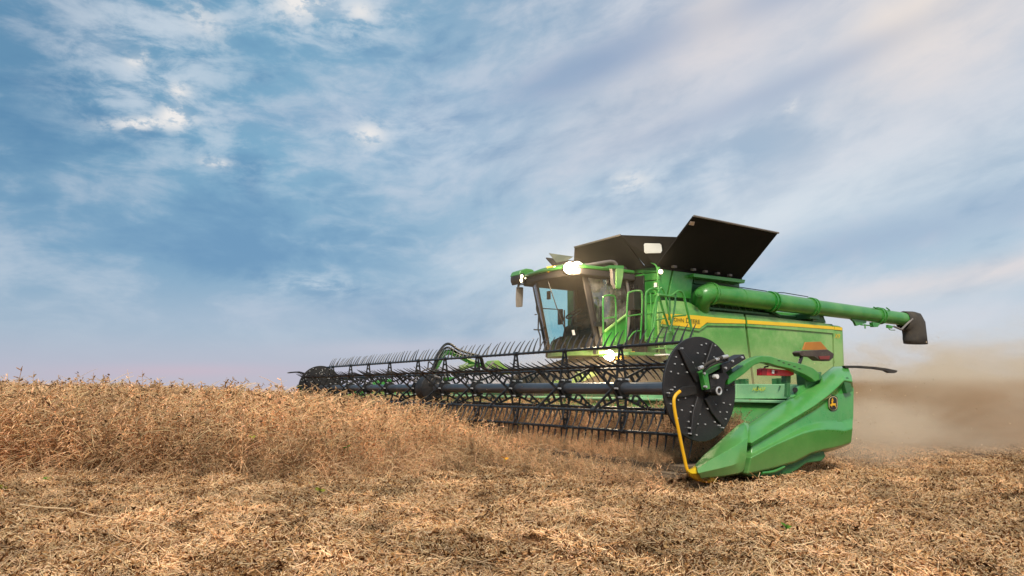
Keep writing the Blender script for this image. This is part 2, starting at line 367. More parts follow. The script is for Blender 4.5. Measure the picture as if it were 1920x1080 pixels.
def lettering(txt, px0, py0, px1, py1, hpx, m, off, name, shear=0.0, small=None, f=None):
    """letters laid on the panel along the line from (px0, py0) to (px1, py1)"""
    f = f or skin; mb = MB(); runs = small or [(txt, 1.0)]; x = 0
    allv = []; allf = []
    for s_, k in runs:
        if s_ == ' ': x += .3; continue
        v, fc = text_mesh(s_, k, shear); wd = max(p[0] for p in v); o = len(allv)
        allv += [(p[0]+x, p[1]) for p in v]; allf += [tuple(i+o for i in g) for g in fc]; x += wd+(.16 if not s_.endswith(' ') else .5)
    tot = max(p[0] for p in allv); dx, dy = px1-px0, py1-py0
    P = [f(px0+dx*p[0]/tot, py0+dy*p[0]/tot-hpx*p[1], off) for p in allv]
    mb.add(P, allf); return mb
H(lettering('', 1256, 602.5, 1309, 607.5, 9.2, None, .060, '', small=[('J', 1), ('OHN', .8), (' ', 1), ('D', 1), ('EERE', .8)]), 'brand_lettering', M['lettering'])
H(lettering('X9', 1564, 634, 1574.5, 634.8, 8.5, None, .012, '', shear=.2), 'model_lettering', M['yellow'])
# side scuffed badge at the lower rear corner

# --- hull behind the panels
m_ = MB(); m_.box(4.75, 11.6, 5.52, 8.7, 1.35, 2.9); m_.box(4.75, 7.7, 5.5, 8.7, 2.9, 3.84); m_.box(7.7, 11.4, 5.62, 8.6, 2.9, 3.05)
m_.plate([(7.4,5.6,3.7),(7.4,8.6,3.7),(9.4,8.6,3.05),(9.4,5.6,3.05),(7.4,5.6,3.05),(7.4,8.6,3.05)][:4], (0,0,-.1))
H(m_, 'hull', M['dgreen'], bevel=.02)
m_ = MB(); m_.box(8.0, 10.8, 5.9, 8.3, 3.05, 3.18); m_.box(8.6, 9.6, 6.4, 7.8, 3.18, 3.3)
H(m_, 'engine_deck', M['green'], bevel=.03)
m_ = MB()
m_.box(5.2, 10.9, 5.75, 8.45, .85, 1.4)
H(m_, 'chassis', M['dgreen'], bevel=.03)
# rear hood and its far side
m_ = MB().plate([(11.85,5.6,1.3),(11.85,8.6,1.3),(11.75,8.6,2.85),(11.75,5.6,2.85)], (-.2,0,0))
H(m_, 'rear_hood', M['body'], bevel=.04)
# --- upper tank panels
def pl(pts, a, t, name, m, bevel=.01): return H(MB().plate([A(x, y, a) for x, y in pts], (0, t, 0)), name, m, bevel=bevel)
pl([(1236,501),(1260.5,504),(1250,556),(1231,553)], 5.36, .08, 'upper_panel', M['green'], .012)
pl([(1263.5,504.5),(1301,511),(1295,560),(1253.5,556.5)], 5.36, .08, 'upper_panel', M['green'], .012)
pl([(1301,512.5),(1398,524.5),(1396,531),(1301,519)], 5.20, .3, 'tank_ledge', M['green'], .01)
pl([(1301,519.5),(1380,530.5),(1366,540),(1301,531)], 5.44, .1, 'tank_side', M['dgreen'], .006)
# front face: the tall service shield facing forwards, recess lines as real grooves
def FB(x, y, b=4.72): return B(x, y, b)
segs = [[(1184.5,508.5),(1192,503),(1234.5,500),(1234.5,509.5),(1188,514)], [(1188,515.5),(1234.5,511),(1234.5,524),(1187.5,529)], [(1187.5,530.5),(1234.5,525.5),(1234.5,547.5),(1187,556)],
        [(1187,557.5),(1234.5,549),(1234,566),(1185.5,574)], [(1185.3,575.5),(1234,567.5),(1232,645),(1176,652)]]
m_ = MB()
for s_ in segs: m_.plate([FB(x, y, 4.70) for x, y in s_], (.06, 0, 0))
H(m_, 'front_service_shield', M['green'], bevel=.012)
H(MB().plate([FB(*p, 4.77) for p in [(1185,505),(1235,499),(1235,650),(1176,655)]], (.05, 0, 0)), 'shield_backing', M['dgreen'])
H(MB().tube(curve([FB(1221,492,4.66),FB(1229,497,4.66),FB(1232.5,506,4.66),FB(1233,530,4.66)]), .018), 'tank_cable', M['green'])
for x, y in [(1229,534.5)]: H(MB().plate([FB(x-2.8,y-4,4.68),FB(x+2.8,y-4.6,4.68),FB(x+2.8,y+3.6,4.68),FB(x-2.8,y+4,4.68)], (.01,0,0)), 'warning_sticker', M['white'])
H(MB().plate([FB(x, y, 4.68) for x, y in [(1191.3,580),(1195.6,579),(1193.5,586.5),(1190.5,587)]], (.01,0,0)), 'warning_sticker', M['white'])
# --- tank covers (raised)
covers = MB().plate([A(1232,497,AS), A(1392,521,AS), A(1459,437.5,4.25), A(1301,405.5,4.25)], (.0, .035, .02))
fl = H(covers, 'tank_cover', M['flap'], bevel=.008)
H(MB().tube([A(1301,404.6,4.24), A(1460,436.8,4.24)], .022, 6), 'cover_rim', M['grey'], fl)
H(MB().plate([A(1294,415,4.30),A(1303,415.8,4.30),A(1301,423,4.36),A(1292,421.5,4.36)], (0,.004,0)).plate([A(1296,417,4.28),A(1300.5,417.4,4.28),A(1299,421,4.33),A(1295,420.5,4.33)], (0,.004,0)), 'warning_sticker', mat('sticker_beige', (.5,.4,.33), .6), fl)
fT = B(1163,440.5,4.1); fT2 = B(1077,463.5,4.1)
# front cover: leans forwards
H(MB().plate([fT, fT2, (4.74,8.45,3.86), (4.74,5.75,3.86)], (.035,0,.01)), 'tank_cover', M['flap'], bevel=.008)
H(MB().tube([fT, fT2], .022, 6), 'cover_rim', M['grey'])
# corner piece between front and left covers, with its pale window
g1 = Vector(fT); g2 = Vector(A(1273,444.5,4.72)); g3 = Vector(A(1233,497,AS))+Vector((.02,.02,0)); g4 = Vector((4.76,5.72,3.87))
gc = H(MB().add([g1,g2,g3,g4]+[v+Vector((.03,.03,0)) for v in (g1,g2,g3,g4)], [(0,1,2,3),(7,6,5,4),(0,4,5,1),(1,5,6,2),(2,6,7,3),(3,7,4,0)]), 'tank_cover_corner', M['flap'])
def bil(u, v): return (g1*(1-u)+g2*u)*(1-v)+(g4*(1-u)+g3*u)*v
def on_plane(px, py, off=.012):
    nn = (g2-g1).cross(g3-g1).normalized()
    if nn.y > 0 or (abs(nn.y) < .1 and nn.x > 0): nn = -nn
    o = Vector(loc((0,0,CAM_H))); d = Vector(loc(tuple(ray(px,py)+np.array([0,0,CAM_H]))))-o
    t = ((g1+nn*off)-o).dot(nn)/d.dot(nn); return o+d*t
cr = [(1209,456),(1237,456.5),(1240,459),(1241.5,470),(1239,474),(1211,474.5),(1208.5,472),(1207.5,458)]
H(MB().plate([on_plane(x, y, .03) for x, y in cr], (.02,.03,0)), 'tank_window', M['window'], gc)
# right and rear covers
H(MB().plate([(4.8,8.65,3.86),(7.6,8.65,3.86),(7.6,9.75,4.75),(4.85,9.75,4.75)], (0,.035,-.02)), 'tank_cover', M['flap'], bevel=.008)
H(MB().plate([(7.65,5.7,3.86),(7.65,8.5,3.86),(8.1,8.1,4.62),(8.1,6.0,4.62)], (.035,0,0)), 'tank_cover', M['flap'], bevel=.008)
H(MB().plate([A(1029,474.5,8.9),A(1075,481,8.0),A(1062,489,8.0),A(1043,492,8.4)], (0.02,.03,0)), 'tank_cover_corner', mat('cover_underside', (.05,.09,.05), .6, dust=.3))
H(MB().box(4.70,4.80,5.36,8.6,3.76,3.93).box(4.7,7.6,5.34,5.46,3.8,3.885), 'tank_rim', M['flap'])
m_ = MB()
for x, y in [(1264,500.5),(1300,506),(1322,509.5),(1345,513),(1368,516.5)]: H(MB().box(*[c+d for c in A(x,y,5.24)[:1] for d in (-.05,.05)], 5.2, 5.28, A(x,y,5.24)[2]-.02, A(x,y,5.24)[2]+.03), 'cover_hinge', M['grey'], fl)
# --- unloading auger
a0 = Vector(A(1342,552,5.22)); a1 = Vector(A(1700,599,5.22)); ad = (a1-a0)
def aug(px): 
    p = Vector(A(px, 552+(px-1342)*47/358, 5.22)); return a0+ad*((p-a0).dot(ad)/ad.dot(ad))
augr = [(1336,.225),(1437,.225),(1440,.225),(1520,.215),(1522,.205),(1646,.20),(1700,.195)]
ag = H(MB().tube([aug(x) for x, r in augr], [r for x, r in augr], 32), 'unloading_auger', M['green'])
H(MB().tube(curve([aug(1340), aug(1330), A(1318,556,5.28), A(1312,572,5.45), A(1312,590,5.6)], 5), [.225]*4+[.235]*17, 24), 'auger_elbow', M['green'], ag)
H(MB().cyl(A(1311,549,5.02), A(1311,549,5.2), .09, 14).cyl(A(1311,549,5.0), A(1311,549,5.1), .05, 6), 'elbow_cap', M['green'], ag)
u_ = ad.normalized()
for x, r, wd in [(1332,.27,.05),(1336.5,.255,.04),(1387,.232,.02),(1443,.262,.05),(1449,.262,.05),(1519,.25,.05),(1524,.245,.04),(1645,.245,.05),(1650,.245,.05)]:
    c = aug(x); m_ = MB().cyl(c-u_*wd/2, c+u_*wd/2, r, 32)
    for k in range(0, 14):
        if wd < .03: break
        an = 2*math.pi*k/14; pv = c+Vector((0, math.cos(an), math.sin(an)))*(r-.012)-u_*wd*.7; m_.cyl(pv, pv+u_*wd*1.4, .012, 5)
    H(m_, 'auger_flange', M['green'], ag)
H(MB().tube([Vector(A(1442,546.5,5.2))+Vector((0,0,-.02)), A(1470,549,5.2), A(1500,554,5.2), A(1515,556.5,5.2)], .012, 5).tube(curve([A(1340,531.5,5.15),A(1380,537.5,5.15),A(1437,546,5.15)]), .012, 5), 'auger_wiring', M['black'], ag)
# brackets and spout hardware under the outer end
m_ = MB(); 
m_.plate([A(1592,594,5.18),A(1606,598,5.18),A(1625,602,5.18),A(1624,606,5.18),A(1616,608,5.18),A(1606,611,5.18),A(1602,603,5.18)], (0,.06,0))
m_.tube([A(1614,609,5.15),A(1640,611,5.15),A(1648,609,5.15)], .02, 6); m_.cyl(A(1622,608,5.1),A(1622,616,5.1),.022,6); m_.plate([A(1636,604,5.1),A(1650,606,5.1),A(1646,613,5.1),A(1638,613,5.1)], (0,.1,0))
H(m_, 'auger_bracket', M['green'], ag)
m_ = MB().tube(curve([A(1638,576,5.1),A(1652,581,5.1),A(1668,582.5,5.1),A(1662,577,5.1)]), .02, 6).tube(curve([A(1665,609,5.1),A(1668,618,5.1),A(1678,619,5.1)]), .012, 5).plate([A(1665,609,5.1),A(1675,611,5.1),A(1673,616,5.1),A(1665,614.5,5.1)], (0,.06,0))
H(m_, 'auger_clamp_fittings', M['green'], ag)
# spout: a bent rubber boot
sp = [[(1693,584),(1711,584.5),(1721,587.5),(1728,600),(1730.5,622),(1732.5,646)], [(1693,584),(1709,588),(1716,597),(1719,612),(1716,630),(1716,645.5)], [(1693,618),(1697,621),(1698,624),(1699,632),(1699,638),(1701,643)]]
m_ = MB(); oc = []
for k in range(6):
    t_, b_ = Vector(A(*sp[0][k], 5.22)), Vector(A(*sp[2][k], 5.22)); c = (t_+b_)/2; h = (t_-b_)/2
    r2 = .22+.03*k/5
    oc.append([c+h*math.cos(2*math.pi*j/16)+Vector((0,1,0))*r2*math.sin(2*math.pi*j/16) for j in range(17)])
m_.grid(oc)
H(m_, 'auger_spout', M['rubber'], ag, solid=.02, smooth=50)
m_ = MB().tube([A(1676,612,5.02),A(1690,618,5.0),A(1700,608,5.0),A(1711,598,5.0)], .03, 6)
H(m_, 'spout_bracket', M['grey'], ag)
# saddle carrying the folded auger and the perforated rail along the body top
m_ = MB().box(10.1,10.5,5.2,5.9,2.95,3.1).plate([A(1527,583,5.3),A(1541,584,5.3),A(1549,605,5.3),A(1524,603,5.3)], (0,.25,0))
H(m_, 'auger_saddle', M['dgreen'], ag, bevel=.006); m_ = MB()
m_.bar(A(1330,578,5.35),A(1440,589,5.35),.05,.05)
for x in range(1335, 1436, 12): m_.bar(A(x, 571,5.4), A(x+3,584,5.4), .04,.03)
H(m_, 'auger_rail', M['dgreen'], ag, bevel=.006)

# --- cab
cab = H(MB().box(3.55,4.62,6.15,8.05,1.88,2.0).box(4.52,4.66,6.15,8.05,2.0,3.6), 'cab', M['interior'], bevel=.02)
def wind(a, t):
    """windscreen: bows forwards in the middle and leans out at the top"""
    k = 1-((a-7.1)/.95)**2; return (3.62-.42*t-.34*max(k,0), a, 2.0+1.62*t)
rows = [[wind(6.2+1.8*i/20, j/10) for i in range(21)] for j in range(11)]
H(MB().grid(rows), 'windscreen', M['glass'], cab)
H(MB().plate([(3.60,6.14,2.05),(4.35,6.14,2.05),(4.5,6.14,2.6),(4.52,6.14,3.2),(4.42,6.14,3.58),(3.22,6.14,3.58)], (0,.01,0)), 'door_glass', M['door_glass'], cab)
H(MB().plate([(3.60,8.05,2.05),(4.5,8.05,2.05),(4.5,8.05,3.58),(3.22,8.05,3.58)], (0,.01,0)), 'side_glass', M['glass'], cab)
for aa, ww in ((6.13,.05),(8.0,.08)):
    H(MB().add([(3.58,aa,1.95),(3.72,aa,1.95),(3.33,aa,3.66),(3.18,aa,3.66),(3.58,aa+ww,1.95),(3.72,aa+ww,1.95),(3.33,aa+ww,3.66),(3.18,aa+ww,3.66)],
      [(0,1,2,3),(7,6,5,4),(0,4,5,1),(1,5,6,2),(2,6,7,3),(3,7,4,0)]), 'cab_pillar', M['interior'], cab, bevel=.01)
H(MB().tube(curve([(4.32,6.1,2.0),(4.48,6.1,2.5),(4.55,6.1,3.1),(4.46,6.1,3.62)]), .035, 8), 'cab_pillar', M['grey'], cab)
H(MB().box(4.45,4.55,8.0,8.06,2.0,3.62), 'cab_pillar', M['grey'], cab)
# door frame, handle, wiper, grab handle
H(MB().tube(curve([(3.66,6.10,2.1),(3.5,6.10,2.8),(3.34,6.10,3.5)]), .018, 6).tube([(3.60,6.1,2.06),(4.33,6.1,2.06)], .03, 6), 'door_frame', M['black'], cab)
H(MB().tube([A(1122,603,6.05),A(1125,575,6.05),A(1131,577,6.05),A(1132,602,6.05)], .012, 6).tube([A(1127,576,6.05),A(1127,604,6.05)], .02, 6).box(*[A(1116,606,6.05)[0],A(1135,606,6.05)[0]],6.02,6.1,A(1120,612,6.05)[2],A(1120,603,6.05)[2]), 'door_handle', M['black'], cab)
H(MB().tube([wind(7.0,.96), wind(6.9,.6), wind(6.8,.3)], .012, 6).tube([wind(6.7,.55), wind(6.9,.05)], .016, 6), 'wiper', M['black'], cab)
# lower cab front: dusty sill and floor beam
H(MB().plate([wind(a_, 0)[:2]+(1.86,) for a_ in np.linspace(6.1,8.1,13)]+[(3.9,8.1,1.86),(3.9,6.1,1.86)], (0,0,.17)), 'cab_sill', M['olive'], cab, bevel=.02)
# interior
H(MB().box(3.95,4.45,6.75,7.35,2.3,2.48).plate([(4.35,6.75,2.45),(4.5,6.75,3.2),(4.38,6.75,3.22),(4.22,6.75,2.48)], (0,.6,0)).box(4.3,4.42,6.88,7.22,3.2,3.42), 'driver_seat', M['interior'], cab, bevel=.04)
H(MB().plate([(3.44,6.22,2.0),(4.3,6.22,2.0),(4.3,6.22,2.7),(3.85,6.22,2.86),(3.55,6.22,2.6)], (0,.45,0)).plate([(3.30,6.67,2.0),(3.9,6.67,2.0),(3.8,6.67,2.7),(3.45,6.67,2.55)], (0,.5,0)).plate([(3.30,7.17,2.0),(3.8,7.17,2.0),(3.7,7.17,2.38),(3.4,7.17,2.25)], (0,.45,0)), 'console', M['interior'], cab, bevel=.04)
m_ = MB(); sc = Vector((3.62,7.0,2.86)); ax = Vector((-.55,0,.83)).normalized(); ux = Vector((0,1,0)); vx = ax.cross(ux)
m_.tube([sc+(ux*math.cos(t)+vx*math.sin(t))*.2 for t in np.linspace(0,2*math.pi,25)], .018, 6, False)
m_.tube([sc, (3.5,7.0,2.3)], .035, 8); m_.tube([sc-ux*.2, sc+ux*.2], .016, 6); m_.tube([sc, sc-vx*.2], .016, 6)
H(m_, 'steering_wheel', M['black'], cab)
H(MB().tube([wind(7.5,.62)[:1]+(7.5,3.0), (3.5,7.3,2.98),(3.6,7.25,2.3)], .015,6).box(3.4,3.46,7.2,7.34,2.62,2.98).box(3.35,3.4,7.6,7.7,3.25,3.45), 'cab_monitor', M['black'], cab, bevel=.005)
H(MB().plate([wind(6.62,.2),wind(6.56,.2),wind(6.56,.27),wind(6.62,.27)], (-.005,0,0)), 'window_sticker', M['white'], cab)
# roof
def roofpoly(b0, b1, e, z, infl=0.0):
    out = []
    for a_ in np.linspace(6.0-e, 8.2+e, 15):
        k = ((a_-7.1)/(1.1+e)); out.append((b0-.22*(1-k*k)+infl, a_, z))
    return out+[(b1,8.2+e,z),(b1,6.0-e,z)]
H(MB().plate(roofpoly(3.0,4.66,.0,3.6), (0,0,.16)), 'roof_underside', M['interior'], cab, bevel=.04)
roof = H(MB().plate(roofpoly(2.93,4.62,.03,3.765), (0,0,.075)).plate(roofpoly(3.1,4.5,-.18,3.84), (0,0,.07)), 'cab_roof', M['green'], cab, bevel=.035, seg=3)
H(MB().plate([(3.3,6.1,3.8),(4.6,6.1,3.8),(4.5,6.1,3.93),(3.5,6.1,3.93)], (0,.5,0)), 'roof_housing', M['interior'], roof, bevel=.04)
H(MB().tube(curve([A(1098,498,6.05),A(1120,494,6.05),A(1143,490.5,6.05),A(1152,492,6.05),A(1156,497,6.05)]), .04, 10), 'roof_intake', M['grey'], roof)
# corner pod far side with its lamps
m_ = MB().plate([A(972,516,8.0),A(976,507,8.0),A(988,503,8.0),A(1000,505,8.0),A(1004,511,8.0),A(1001,519,8.0),A(990,520,8.0),A(980,514,8.0)], (0,.4,0))
H(m_, 'roof_corner_pod', M['green'], roof, bevel=.03)
H(MB().plate([A(974,516,7.96),A(981,511,7.96),A(989,520,7.96),A(987,530,7.96),A(977,532,7.96),A(974,524,7.96)], (0,.4,0)), 'lamp_housing', M['black'], roof, bevel=.02)
def lamp(px, py, a, r, m, parent, power=0, dirn=(-1,-.2,-.15), emr=None):
    c = Vector(A(px, py, a)); d = Vector(dirn).normalized()
    h = H(MB().cyl(c+d*.005, c-d*.09, r*1.18, 20), 'work_light', M['black'], parent, bevel=.006)
    H(MB().lathe((0,0,0), [(0,.001)], 3) if False else MB().tube([c+d*.012, c+d*.02], [r, r*.8], 20), 'lens', m, h)
    if power:
        ld = bpy.data.lights.new('work_light_beam', 'POINT'); ld.energy = power; ld.color = (1,.78,.5); ld.shadow_soft_size = r
        lo = bpy.data.objects.new('work_light_beam', ld); COL.objects.link(lo)
        lo.location = (c+d*(r+.14))-Vector(C0); lo.parent = harv
    return h
lamp(979,518,7.93,.045,M['lamp2'],roof); lamp(984.5,520,7.93,.045,M['lamp2'],roof); lamp(978,526,7.93,.045,M['lamp2'],roof)
lamp(1031.5,504.5,6.9,.055,M['lamp2'],roof); lamp(1041,503.5,6.75,.055,M['lamp2'],roof)
H(MB().plate([A(1024,499,6.9),A(1048,496,6.75),A(1048,509,6.75),A(1024,511,6.9)], (.15,0,0)), 'lamp_housing', M['orange_yellow'], roof, bevel=.02)
for x, y, p in [(1068,502.5,120),(1082,501.5,120)]: lamp(x, y, 6.2, .125, M['lamp'], roof, p, (-.66,-.74,-.12))
H(MB().plate([A(1056,496,6.35),A(1096,493,6.2),A(1096,510,6.2),A(1056,512,6.35)], (.12,.1,0)), 'lamp_housing', M['black'], roof, bevel=.02)
# tank side lamp
lamp(1238.5,509.5,5.24,.05,M['lamp2'],harv,4,(-.5,-.86,0))
# mirrors
mr = H(MB().tube([A(974,531,8.1),A(972,536,8.15),A(972,541,8.15)], .03, 8).tube([A(976,534,8.1),A(1000,531,8.1)], .015, 6), 'mirror_arm', M['black'], cab)
H(MB().plate([A(967.5,538,8.2),A(978,538,8.2),A(977.5,556,8.2),A(976.5,575,8.2),A(967,576,8.2),A(966.5,560,8.2)], (.07,.02,0)), 'mirror', M['grey'], mr, bevel=.02)
ml = H(MB().plate([A(1128,502,5.75),A(1146,497,5.7),A(1170,498,5.7),A(1170,505,5.7),A(1150,503.5,5.7)], (0,.1,0)), 'mirror_arm', M['green'], cab, bevel=.01)
H(MB().plate([A(1155,503,5.7),A(1170.5,498,5.7),A(1168.5,520,5.7),A(1164,541,5.7),A(1155,540,5.7)], (.06,.12,0)), 'mirror', M['body'], ml, bevel=.02)
H(MB().plate([A(1148,503,5.74),A(1155,503,5.74),A(1155,541,5.74),A(1150,530,5.74)], (.02,.12,0)), 'mirror_glass', M['grey'], ml, bevel=.01)
H(MB().lathe(A(1145,529,5.95), [(0,.07),(.05,.08)], 14), 'cab_speaker', M['black'], cab)
# front left grab rails of the cab, far side
H(MB().tube([A(1003,590,8.15),A(1010,589,8.15),A(1009,618,8.15),A(1013,630,8.15),A(1013,655,8.15)], .018, 6).tube([A(1001,618,8.15),A(1020,619,8.15)], .018, 6).tube(curve([A(1010,533,8.1),A(1008,560,8.1),A(1006,580,8.1),A(1014,600,8.1),A(1018,622,8.1)]), .014, 6), 'front_handrail', M['grey'], cab)
H(MB().tube([B(1008,535,3.2),B(1012,600,3.4),B(1024,655,3.6)], .02, 6), 'front_handrail', M['black'], cab)
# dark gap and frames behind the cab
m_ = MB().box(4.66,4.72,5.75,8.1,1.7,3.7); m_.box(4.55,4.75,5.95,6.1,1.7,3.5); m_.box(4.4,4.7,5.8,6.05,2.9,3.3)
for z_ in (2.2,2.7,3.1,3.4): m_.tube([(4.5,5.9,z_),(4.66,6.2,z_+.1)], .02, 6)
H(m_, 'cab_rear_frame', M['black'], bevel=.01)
H(MB().plate([B(1157,562,4.5),B(1163,562,4.5),B(1163,569,4.5),B(1157,569,4.5)], (-.01,0,0)), 'warning_sticker', M['white'])
# platform side, light green fender below the door
H(MB().plate([A(1134,622,6.0),A(1172,591,6.0),A(1177,600,6.0),A(1172,640,6.0),A(1164,655,6.0),A(1136,655,6.0)], (0,.04,0)), 'platform_guard', M['green'], bevel=.01)
H(MB().tube([A(1134,621,5.97),A(1175,590,5.97)], .03, 8), 'guard_rail', M['body'])
H(MB().box(3.6,5.4,5.15,6.1,1.83,1.9), 'platform', M['green'], bevel=.01)
H(MB().plate([A(1123,657,5.95),A(1185,654,5.95),A(1185,662,5.95),A(1123,664,5.95)], (0,.1,0)), 'platform_edge', M['olive'], bevel=.01)
# handrails and ladder
def rail(name, pts, a, r=.021, sub=4, m='green'):
    return H(MB().tube(curve([A(x, y, a) if len(p3) == 0 else A(x, y, p3[0]) for x, y, *p3 in pts], sub), r, 8), name, M[m])
rail('handrail', [(1131,655),(1131,600),(1131,562),(1134,555),(1148,554),(1154,562),(1155,600),(1155,640)], 5.85, .018)
rail('handrail', [(1132,597),(1154,594)], 5.85, .014)
rail('handrail', [(1173,650),(1175,600),(1177,556),(1181,548),(1197,545),(1204,552),(1203,600),(1201,636)], 5.4, .02)
rail('handrail', [(1174,593),(1203,589)], 5.4, .016)
rail('handrail', [(1178,637),(1184,628),(1190,622),(1201,620)], 5.4, .016)
rail('handrail', [(1211,640),(1211,600),(1211,556),(1215,545),(1226,541),(1233,548),(1243,582),(1253,612),(1258,624)], 5.05, .024)
rail('handrail', [(1220,548),(1221,600),(1221,640)], 5.1, .016)
rail('handrail', [(1212,589),(1244,585)], 5.05, .018)
rail('handrail', [(1222,640),(1228,600),(1232,560),(1236,545),(1241,541),(1247,552),(1255,590),(1262,620),(1266,640)], 4.85, .024)
rail('handrail', [(1234,553),(1246,554),(1258,555),(1266,549),(1274,545.5),(1281,552),(1287,575),(1294,605),(1299,628)], 4.7, .026)
rail('handrail', [(1267,552),(1265,575),(1261,600),(1256,622)], 4.72, .02, m='dgreen')
rail('handrail', [(1229,600),(1246,597)], 4.85, .018); rail('handrail', [(1262,593),(1286,591)], 4.7, .018); rail('handrail', [(1255,553),(1256,580),(1254,600)], 5.0, .018, m='dgreen')
rail('handrail', [(1212,635),(1232,633),(1250,631),(1256,622)], 5.0, .022)
rail('handrail', [(1222,640),(1225,590),(1233,552)], 5.02, .03)
ld_ = H(MB().plate([A(1246,625,4.9),A(1268,622,4.9),A(1269,662,4.9),A(1266,690,4.9),A(1256,690,4.9),A(1249,655,4.9)], (0,.04,0)), 'ladder', M['green'], bevel=.01)
H(MB().box(*[A(1246,664,4.85)[0],A(1262,664,4.85)[0]],4.82,5.3,A(1250,666,4.85)[2],A(1250,663.5,4.85)[2]), 'ladder_step', M['white'], ld_)
for y in (640,652,680): H(MB().box(A(1250,y,4.9)[0],A(1266,y,4.9)[0],4.87,5.35,A(1258,y,4.9)[2]-.02,A(1258,y,4.9)[2]+.01), 'ladder_step', M['green'], ld_)
# under the platform: dark frames, hoses, pale valve block
m_ = MB(); m_.box(3.9,5.4,5.6,6.9,1.15,1.75); m_.box(4.2,4.4,5.3,5.7,1.0,1.85); m_.bar((3.7,5.7,1.7),(5.6,5.5,1.2),.08,.08)
H(m_, 'undercarriage_frame', M['interior'], bevel=.02)
m_ = MB()
for k in range(7): m_.tube(curve([(3.7+.1*k,5.55-.02*k,1.75),(4.0+.1*k,5.4,1.45+.03*k),(4.5+.08*k,5.45,1.5-.04*k),(5.2,5.5,1.25+.04*k)]), .018, 6)
H(m_, 'hydraulic_hoses', M['rubber'])
H(MB().plate([A(1170,660,5.6),A(1191,659,5.6),A(1191,668,5.6),A(1170,668,5.6)], (0,.3,0)).plate([A(1170,670,5.6),A(1190,669.5,5.6),A(1190,673,5.6),A(1170,673,5.6)], (0,.3,0)), 'valve_block', M['orange_yellow'], bevel=.01)
# lower work light on the feeder side
lh = lamp(1142.5,666.5,5.9,.115,M['lamp'],harv,70,(-.7,-.7,-.1))
# feeder house
fh = H(MB().add([(2.3,6.45,.7),(2.3,7.75,.7),(2.3,7.75,1.4),(2.3,6.45,1.4),(3.9,6.45,1.15),(3.9,7.75,1.15),(3.9,7.75,1.85),(3.9,6.45,1.85)],
     [(0,1,2,3),(7,6,5,4),(0,4,5,1),(1,5,6,2),(2,6,7,3),(3,7,4,0)]), 'feeder_house', M['interior'], bevel=.03)
H(MB().bar((2.4,6.38,1.1),(3.8,6.38,1.5),.06,.12).cyl((2.6,6.3,1.15),(2.6,6.45,1.15),.16,20).cyl((3.3,6.3,1.4),(3.3,6.45,1.4),.12,20), 'feeder_drive', M['olive'], fh, bevel=.01)
# wheels
def wheel(b, a, r, wd, name='wheel'):
    t = H(MB().lathe((b, a, r), [(0,r*.62),(.01,r*.8),(.05,r*.93),(.12,r*.965),(wd-.12,r*.965),(wd-.05,r*.93),(wd-.01,r*.8),(wd,r*.62)], 48), name, M['tyre'], bevel=0)
    m_ = MB()
    for k in range(24):
        for sd_, o_ in ((0, 0), (1, .5)):
            an = 2*math.pi*(k+o_)/24; an2 = an+.13
            p0 = Vector((b+math.cos(an)*r*.97, a+(0.02 if sd_ == 0 else wd-.02), r+math.sin(an)*r*.97)); p1 = Vector((b+math.cos(an2)*r*.985, a+wd/2, r+math.sin(an2)*r*.985))
            m_.bar(p0, p1, .06, .08, up=(math.cos(an), 0, math.sin(an)))
    H(m_, 'tread', M['tyre'], t)
    H(MB().lathe((b, a+.06, r), [(0,r*.6),(.03,r*.6),(.06,r*.5),(.12,r*.3),(.10,r*.12)], 32), 'rim', M['yellow'], t)
wheel(5.9, 5.45, 1.0, .62); wheel(5.9, 8.15, 1.0, .62); wheel(10.3, 5.75, .72, .5); wheel(10.3, 7.95, .72, .5)

# ================================================================== HARVESTING HEADER
head = empty('grain_header', world(0,7,0), TH)
tag(head, 'very wide green cutting header with black tine reel, carried in front of the combine', 'harvester header')
def G(mb, name, m, parent=None, **k):
    mb.v = [(v[0], v[1]-7, v[2]) for v in mb.v]
    return mb.build(name, m, parent or head, **k)
RZ = 1.14; RR = .575; LN = 14.0
